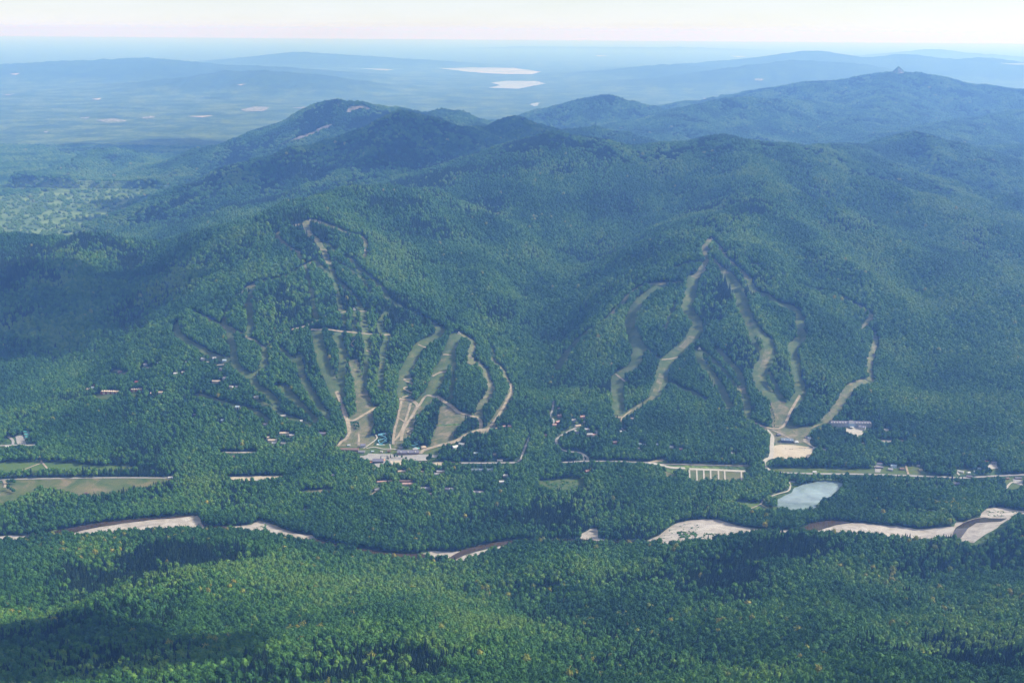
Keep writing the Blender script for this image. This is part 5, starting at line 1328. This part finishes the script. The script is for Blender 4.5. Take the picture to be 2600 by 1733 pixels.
def forest(name, x, y, z, tint, scale, coll, nkinds, tilt=False):
    n = len(x)
    me = bpy.data.meshes.new(name)
    me.vertices.add(n)
    me.vertices.foreach_set('co', np.stack([x, y, z], 1).astype(np.float32).ravel())
    def attr(nm, tp, arr):
        a = me.attributes.new(nm, tp, 'POINT'); a.data.foreach_set('value' if tp != 'FLOAT_VECTOR' else 'vector', arr)
    attr('tint', 'FLOAT', tint.astype(np.float32)); attr('size', 'FLOAT', scale.astype(np.float32))
    attr('kindex', 'INT', rng.integers(0, nkinds, n).astype(np.int32))
    rot = np.zeros((n, 3), np.float32); rot[:, 2] = rng.uniform(0, 6.283, n)
    if tilt:
        e = 15.0
        gx = (ground_z(x + e, y) - ground_z(x - e, y)) / (2 * e); gy = (ground_z(x, y + e) - ground_z(x, y - e)) / (2 * e)
        rot[:, 0] = np.arctan(gy); rot[:, 1] = -np.arctan(gx)
    else:
        rot[:, 0] = rng.uniform(-.06, .06, n); rot[:, 1] = rng.uniform(-.06, .06, n)
    if tilt: rot[:, 2] = 0
    attr('turn', 'FLOAT_VECTOR', rot.ravel())
    ng = bpy.data.node_groups.new(name, 'GeometryNodeTree')
    ng.interface.new_socket('Geometry', in_out='INPUT', socket_type='NodeSocketGeometry')
    ng.interface.new_socket('Geometry', in_out='OUTPUT', socket_type='NodeSocketGeometry')
    gi = ng.nodes.new('NodeGroupInput'); go = ng.nodes.new('NodeGroupOutput')
    ip = ng.nodes.new('GeometryNodeInstanceOnPoints'); ci = ng.nodes.new('GeometryNodeCollectionInfo')
    ci.inputs['Collection'].default_value = coll; ci.inputs['Separate Children'].default_value = True; ci.inputs['Reset Children'].default_value = True
    def na(nm, tp):
        q = ng.nodes.new('GeometryNodeInputNamedAttribute'); q.data_type = tp; q.inputs['Name'].default_value = nm
        return q.outputs['Attribute']
    e2r = ng.nodes.new('FunctionNodeEulerToRotation')
    ng.links.new(na('turn', 'FLOAT_VECTOR'), e2r.inputs[0])
    ng.links.new(gi.outputs[0], ip.inputs['Points']); ng.links.new(ci.outputs[0], ip.inputs['Instance'])
    ip.inputs['Pick Instance'].default_value = True
    ng.links.new(na('kindex', 'INT'), ip.inputs['Instance Index'])
    ng.links.new(e2r.outputs[0], ip.inputs['Rotation'])
    ng.links.new(na('size', 'FLOAT'), ip.inputs['Scale'])
    ng.links.new(ip.outputs['Instances'], go.inputs[0])
    o = link(name, me)
    md = o.modifiers.new('scatter', 'NODES'); md.node_group = ng
    o['kind'] = 'stuff'
    return o

# near and middle woods, tree by tree
xa, ya, za = scatter(1350, 2650, 9.2)
xb, yb, zb = scatter(2650, 4300, 9.0)
x1, y1, z1 = (np.concatenate(q) for q in ((xa, xb), (ya, yb), (za, zb)))
x2, y2, z2 = scatter(4300, 7200, 11.6)
x = np.concatenate([x1, x2]); y = np.concatenate([y1, y2]); z = np.concatenate([z1, z2])
base = np.concatenate([np.full(len(xa), 1.16), np.full(len(xb), 1.14), np.full(len(x2), 1.46)])
con, tint = species(x, y, z)
sz = base * rng.uniform(0.72, 1.28, len(x))
sz = np.where(con & (rng.random(len(x)) < 0.12), sz * 1.22, sz)
# the trees nearest to the camera stand as trees of their own
_pxl = np.array(y)
_dir = np.stack([x, y, z + 8 - CAM_H], 1)
_dep = _dir @ _f0
_vx = _dir @ _r / _dep * F_PX + PW / 2; _vy = PH / 2 - _dir @ _u / _dep * F_PX
inview = (_vx > -10) & (_vx < PW + 10) & (_vy < PH - 6)
own = np.zeros(len(x), bool)
for kind in (False, True):
    idx = np.nonzero(inview & (con == kind))[0]
    own[idx[np.argsort(_dep[idx])[:290]]] = True
fb = ~con & ~own; fc = con & ~own
forest('deciduous_forest', x[fb], y[fb], z[fb], tint[fb], sz[fb], broad_protos, len(B_CROWN))
forest('conifer_forest', x[fc], y[fc], z[fc], rng.random(fc.sum()), sz[fc], conif_protos, len(C_CROWN))
own_trees = [(x[i], y[i], z[i], bool(con[i]), float(tint[i]), float(sz[i]), float(_vx[i])) for i in np.nonzero(own)[0]]
# far woods, in handfuls
x3, y3, z3 = scatter(7200, 13500, 24.0)
_k = (z3 > 75) | (rng.random(len(x3)) < np.where(in_poly(x3, y3, _bright), 0.16, 0.5))          # thinned on the plain so the brighter ground colour shows
x3, y3, z3 = x3[_k], y3[_k], z3[_k]
c3, t3 = species(x3, y3, z3)
s3 = rng.uniform(0.85, 1.2, len(x3)) * np.clip(y3 / 8000, 1, 1.5)
forest('far_deciduous_forest', x3[~c3], y3[~c3], z3[~c3], t3[~c3], s3[~c3], clump_b, 4, tilt=True)
forest('far_conifer_forest', x3[c3], y3[c3], z3[c3], rng.random(c3.sum()), s3[c3], clump_c, 4, tilt=True)
x4, y4, z4 = scatter(13500, 20000, 38.0)
_k = (z4 > 70) & (z4 < 835)                    # the rocky cone stands bare
x4, y4, z4 = x4[_k], y4[_k], z4[_k]
c4, t4 = species(x4, y4, z4)
s4 = rng.uniform(1.5, 2.0, len(x4))
forest('distant_deciduous_forest', x4[~c4], y4[~c4], z4[~c4], t4[~c4], s4[~c4], clump_b, 4, tilt=True)
forest('distant_conifer_forest', x4[c4], y4[c4], z4[c4], rng.random(c4.sum()), s4[c4], clump_c, 4, tilt=True)
print('TREES', len(x), fb.sum(), fc.sum(), len(x3))

def stand_tree(name, loc, crown, trunk, s, rot, t, label, group):
    e = bpy.data.objects.new(name, None); COL.objects.link(e)
    e.location = loc; e.scale = (s, s, s); e.rotation_euler = (0, 0, rot)
    e.empty_display_size = 1.0
    e['label'] = label; e['category'] = 'tree'
    if group: e['group'] = group
    c = bpy.data.objects.new('crown', crown); COL.objects.link(c); c.parent = e; c['tint'] = t
    k = bpy.data.objects.new('trunk', trunk); COL.objects.link(k); k.parent = e
    return e
for (tx, ty, tz, isc, tt, ts, vx_) in own_trees:
    third = 'left' if vx_ < PW / 3 else ('middle' if vx_ < 2 * PW / 3 else 'right')
    if isc:
        stand_tree('conifer_tree', (tx, ty, tz), random.choice(C_CROWN), C_TRUNK, ts, random.uniform(0, 6.28), random.random(),
                   'dark green conifer in the dense near wood along the bottom edge, %s third' % third, 'nearest conifers at the bottom %s' % third)
    else:
        hue = 'yellowing' if tt > 0.92 else 'green'
        stand_tree('broadleaf_tree', (tx, ty, tz), random.choice(B_CROWN), B_TRUNK, ts, random.uniform(0, 6.28), tt,
                   'round %s leafy tree in the dense near wood along the bottom edge, %s third' % (hue, third), 'nearest %s leafy trees at the bottom %s' % (hue, third))

# ------------------------------------------------------------------ free-standing trees, shrubs, cars
def lone(fr, a, b, crowns, trunk, s, t, label, name, group=None):
    x, y = hit(fr, a, b)
    return stand_tree(name, (x, y, ground_z(x, y)[0]), random.choice(crowns), trunk, s, random.uniform(0, 6.28), t, label, group)
ORD = ['topmost', 'second from the top', 'third from the top', 'fourth from the top', 'fifth from the top', 'sixth from the top', 'seventh from the top', 'lowest']
for i, (a, b) in enumerate([(458, 88), (464, 106), (470, 126), (478, 146), (484, 165), (487, 186), (490, 208), (488, 242)]):
    lone('J', a, b, C_CROWN, C_TRUNK, random.uniform(.5, .68), 0.3, ORD[i] + ' of eight small conifers in a column on the tan slope', 'conifer_tree', 'conifer column on the tan slope')
for i, (a, b) in enumerate([(1005, 262), (1022, 258), (1040, 268), (1010, 282), (1030, 286), (1046, 296), (1022, 304)]):
    lone('H', a, b, B_CROWN, B_TRUNK, random.uniform(.55, .8), 0.3, 'leafy tree in the small clump on the left grass slope', 'broadleaf_tree', 'clump on the left grass slope')
for i, (a, b) in enumerate([(70, 600), (95, 598), (120, 602), (75, 655), (100, 668), (120, 680)]):
    lone('G', a, b, B_CROWN, B_TRUNK, random.uniform(.8, 1.1), 0.2, 'dark leafy tree in the two clumps at the left end of the olive field', 'broadleaf_tree', 'clumps in the olive field')
for i, (a, b, k) in enumerate([(935, 615, 0), (955, 625, 1), (990, 600, 0), (1060, 600, 2), (1100, 598, 2), (1180, 610, 2), (1390, 690, 2), (830, 620, 1), (1250, 640, 2), (1320, 700, 2)]):
    cr, tr, nm, w = (C_CROWN, C_TRUNK, 'conifer_tree', 'dark conifer') if k < 2 else (B_CROWN, B_TRUNK, 'broadleaf_tree', 'leafy tree')
    where = ['just right of the restaurant, back one', 'just right of the restaurant, front one', 'at the left end of the paved lot island', 'on the paved lot, left of two', 'on the paved lot, second', 'on the paved lot, right one', 'alone on the edge of the tan strip', 'standing behind the restaurant', 'by the lot entrance', 'below the lot entrance'][i]
    lone('M', a, b, cr, tr, random.uniform(.5, .7), 0.25, w + ' ' + where, nm)
# shrubs on the gravel bars
MT['shrub'] = MT['leaf']
def shrub_me(seed):
    r = np.random.default_rng(seed); bm = bmesh.new()
    for k in range(6):
        g = bmesh.ops.create_icosphere(bm, subdivisions=1, radius=1.0)
        c = r.normal(size=3) * np.array([1.7, 1.1, 0]); s = r.uniform(.7, 1.3)
        for v in g['verts']:
            f = 1 + r.uniform(-.3, .3); v.co = (c[0] + v.co.x * s * f, c[1] + v.co.y * s * f, 0.7 + v.co.z * s * .9 * f)
    me = bpy.data.meshes.new('shrub'); bm.to_mesh(me); bm.free(); me.materials.append(MT['leaf'])
    return me
SHRUB = [shrub_me(s) for s in range(4)]
def shrubs(fr, poly, n, label, group, smin=0.7, smax=2.2):
    xs = [p[0] for p in poly]; ys = [p[1] for p in poly]; k = 0
    while k < n:
        a, b = random.uniform(min(xs), max(xs)), random.uniform(min(ys), max(ys))
        if not in_poly(np.array([a]), np.array([b]), poly)[0]: continue
        x, y = hit(fr, a, b)
        o = link('shrub', random.choice(SHRUB)); s = random.uniform(smin, smax)
        o.location = (x, y, ground_z(x, y)[0] + 0.3); o.scale = (s * 1.5, s, s); o.rotation_euler = (0, 0, random.uniform(0, 6.28))
        o['tint'] = random.uniform(.1, .7); o['label'] = label; o['category'] = 'shrub'; o['group'] = group
        k += 1
shrubs('I', [(1600, 1210), (1690, 1150), (1780, 1110), (1930, 1110), (1950, 1160), (1760, 1210), (1640, 1240)], 26, 'low green shrub on the upper part of the widest gravel bar', 'shrubs on the upper gravel bar', .4, 1.2)
shrubs('I', [(1740, 1180), (1850, 1175), (2000, 1195), (2100, 1195), (2000, 1222), (1780, 1225)], 34, 'dense green shrub in the thicket on the widest gravel bar', 'thicket on the gravel bar', 1.0, 2.6)
shrubs('J', [(2060, 880), (2110, 860), (2200, 865), (2300, 880), (2230, 920), (2090, 915)], 34, 'green shrub on the gravel bar at the right end of the river', 'shrubs on the right gravel bar', .4, 1.3)
shrubs('G', [(2200, 925), (2240, 918), (2290, 950), (2260, 975), (2210, 965)], 12, 'green shrub on the gravel bar left of the river bend', 'shrubs on the bend gravel bar', .6, 1.6)
shrubs('I', [(2035, 690), (2095, 690), (2095, 715), (2040, 718)], 7, 'dark shrub in the striped lot', 'shrubs in the striped lot', .8, 1.4)
shrubs('I', [(600, 745), (930, 728), (950, 812), (700, 822)], 40, 'green bush scattered in the marshy field', 'bushes in the marsh', .8, 2.0)

# cars in the lots
PAINT = [plain_mat('car_paint_' + nm, c, 0.3, 0.5, 0.03, 1.0) for nm, c in (('dark', (0.03, 0.03, 0.04)), ('blue', (0.05, 0.08, 0.18)), ('silver', (0.5, 0.5, 0.52)), ('white', (0.75, 0.75, 0.75)), ('red', (0.35, 0.04, 0.03)))]
MT['tyre'] = plain_mat('tyre_rubber', (0.02, 0.02, 0.02), 0.9, 0.1, 0.1, 1.0)
def car_body(mat):
    prof = [(-2.2, .35), (-2.2, .85), (-1.3, 1.0), (1.0, 1.0), (2.1, .85), (2.25, .35)]
    v = [(x, s * .9, z) for s in (-1, 1) for x, z in prof]; n = len(prof)
    f = [tuple(range(n)), tuple(range(2 * n - 1, n - 1, -1))] + [(k, k + n, (k + 1) % n + n, (k + 1) % n) for k in range(n)]
    me = bpy.data.meshes.new('car_body'); me.from_pydata(v, [], f); me.materials.append(mat)
    return me
def car_cabin():
    v = [(-1.7, -.8, 1.0), (1.0, -.8, 1.0), (1.0, .8, 1.0), (-1.7, .8, 1.0), (-1.3, -.65, 1.5), (.4, -.65, 1.5), (.4, .65, 1.5), (-1.3, .65, 1.5)]
    me = bpy.data.meshes.new('car_cabin'); me.from_pydata(v, [], [(3, 2, 1, 0), (4, 5, 6, 7), (0, 1, 5, 4), (1, 2, 6, 5), (2, 3, 7, 6), (3, 0, 4, 7)]); me.materials.append(MT['glass'])
    return me
def wheel_me():
    bm = bmesh.new()
    bmesh.ops.create_cone(bm, cap_ends=True, segments=10, radius1=.34, radius2=.34, depth=.24, matrix=Matrix.Rotation(math.pi / 2, 4, 'X'))
    me = bpy.data.meshes.new('wheel'); bm.to_mesh(me); bm.free(); me.materials.append(MT['tyre'])
    return me
BODY = [car_body(m) for m in PAINT]; CABIN = car_cabin(); WHEEL = wheel_me()
CN = ['dark', 'dark blue', 'silver', 'white', 'red']
def car(fr, a, b, c, label, rot):
    x, y = hit(fr, a, b)
    e = root('parked_car', label, 'car', x, y, rot, None, 0.9)
    part('body', BODY[c], e); part('cabin', CABIN, e)
    for sx in (-1.35, 1.4):
        for sy in (-.82, .82): part('wheel', WHEEL, e, (sx, sy, .34))
PL = ['first', 'second', 'third', 'fourth', 'fifth', 'sixth', 'seventh', 'eighth', 'ninth', 'tenth']
for i in range(10): car('N', 850 + i * 21, 571 + i * 0.8, [0, 1, 0, 3, 0, 2, 0, 1, 0, 4][i], '%s car, %s from left in the back row of the tan parking lot' % (CN[[0, 1, 0, 3, 0, 2, 0, 1, 0, 4][i]], PL[i]), 1.5)
for i, (a, b) in enumerate(((685, 597), (707, 593), (735, 589))): car('N', a, b, [0, 1, 0][i], '%s car, %s of three in the middle of the tan parking lot' % (CN[[0, 1, 0][i]], ['left', 'middle', 'right'][i]), 0.2)
car('N', 620, 580, 0, 'dark car alone left of the middle of the tan parking lot', 0.3)
car('N', 930, 606, 2, 'silver car alone right of the middle of the tan parking lot', 0.3)
car('M', 750, 552, 3, 'white car alone at the left end of the paved lot', 0.1)
for i in range(7): car('M', 838 + i * 21, 570 + i * .6, [0, 1, 2, 0, 0, 1, 2][i], '%s car, %s from left in the roadside row below the base lawn' % (CN[[0, 1, 2, 0, 0, 1, 2][i]], PL[i]), 1.5)
for i in range(6): car('M', 1235 + i * 22, 645 + i * .5, [2, 0, 1, 0, 3, 0][i], '%s car, %s from left in the row at the lot entrance' % (CN[[2, 0, 1, 0, 3, 0][i]], PL[i]), 1.5)
for i in range(5): car('M', 1400 + i * 24, 660, [0, 3, 0, 1, 2][i], '%s car, %s from left in the row above the tan strip' % (CN[[0, 3, 0, 1, 2][i]], PL[i]), 1.5)

# ------------------------------------------------------------------ the hazy summer air
def build_haze():
    me = bpy.data.meshes.new('haze')
    bm = bmesh.new()
    bmesh.ops.create_cube(bm, size=1.0)
    x0, x1, y0, y1, z0, z1 = -145000, 145000, -4000, 172000, -60, CAM_H + 60
    for v in bm.verts:
        v.co = (x1 if v.co.x > 0 else x0, y1 if v.co.y > 0 else y0, z1 if v.co.z > 0 else z0)
    bm.to_mesh(me); bm.free()
    m = bpy.data.materials.new('haze_air'); m.use_nodes = True
    n = m.node_tree; n.nodes.clear()
    o = n.nodes.new('ShaderNodeOutputMaterial'); v = n.nodes.new('ShaderNodeVolumePrincipled')
    v.inputs['Color'].default_value = (*HAZE_COLOR, 1)
    v.inputs['Absorption Color'].default_value = (0.97, 0.86, 0.2, 1)
    v.inputs['Density'].default_value = HAZE_DENSITY
    v.inputs['Density Attribute'].default_value = ''
    v.inputs['Anisotropy'].default_value = 0.15
    n.links.new(v.outputs['Volume'], o.inputs['Volume'])
    m.cycles.homogeneous_volume = True
    ob = link('haze', me, m)
    ob['kind'] = 'stuff'
build_haze()

# ------------------------------------------------------------------ clouds added out of view above the frame to shade slopes and corners
def cloud(cx, cy_, cz, rx, ry, rz, seed):
    r = np.random.default_rng(seed); bm = bmesh.new()
    for k in range(34):
        a = r.uniform(0, 6.283); q = math.sqrt(r.uniform(0, 1))
        px_, py_ = q * math.cos(a), q * math.sin(a); s = (1.15 - 0.75 * q) * r.uniform(.26, .42)
        g = bmesh.ops.create_icosphere(bm, subdivisions=2, radius=1.0)
        for v in g['verts']:
            f = 1 + 0.16 * math.sin(7 * v.co.x + k) * math.sin(6 * v.co.y + 2 * k) + r.uniform(-.05, .05)
            z = v.co.z * s * f
            v.co = ((px_ * .85 + v.co.x * s * f) * rx, (py_ * .85 + v.co.y * s * f) * ry, max(z, -0.12) * rz * 1.6)
    me = bpy.data.meshes.new('cloud'); bm.to_mesh(me); bm.free()
    me.polygons.foreach_set('use_smooth', np.ones(len(me.polygons), dtype=bool))
    o = link('cloud', me, CLOUD); o.location = (cx, cy_, cz); o['kind'] = 'structure'
CLOUD, _n, _b = new_mat('cloud_white')
_b.inputs['Base Color'].default_value = (0.85, 0.86, 0.88, 1)
_tc = N(_n, 'TexCoord'); _nz = N(_n, 'TexNoise', Scale=0.004, Detail=6.0); _n.links.new(_tc.outputs['Object'], _nz.inputs['Vector'])
_r2 = ramp(_n, _nz.outputs['Fac'], [(0.35, (0.74, 0.76, 0.80)), (0.65, (0.88, 0.88, 0.88))]); _n.links.new(_r2.outputs['Color'], _b.inputs['Base Color'])
def cloud_over(x, y, z, alt, *a):
    k = (alt - z) / math.tan(SUN_EL)
    cloud(x + k * math.sin(SUN_AZ), y + k * math.cos(SUN_AZ), alt, *a)
cloud_over(-2450, 4720, 230, 2900, 900, 560, 330, 3)
cloud_over(-1250, 8750, 500, 3300, 2100, 1250, 420, 4)
cloud_over(-1050, 1680, 310, 2600, 520, 330, 200, 5)
cloud_over(1500, 1700, 330, 2700, 330, 260, 160, 6)
cloud_over(-4600, 13500, 0, 3200, 1500, 1100, 400, 7)
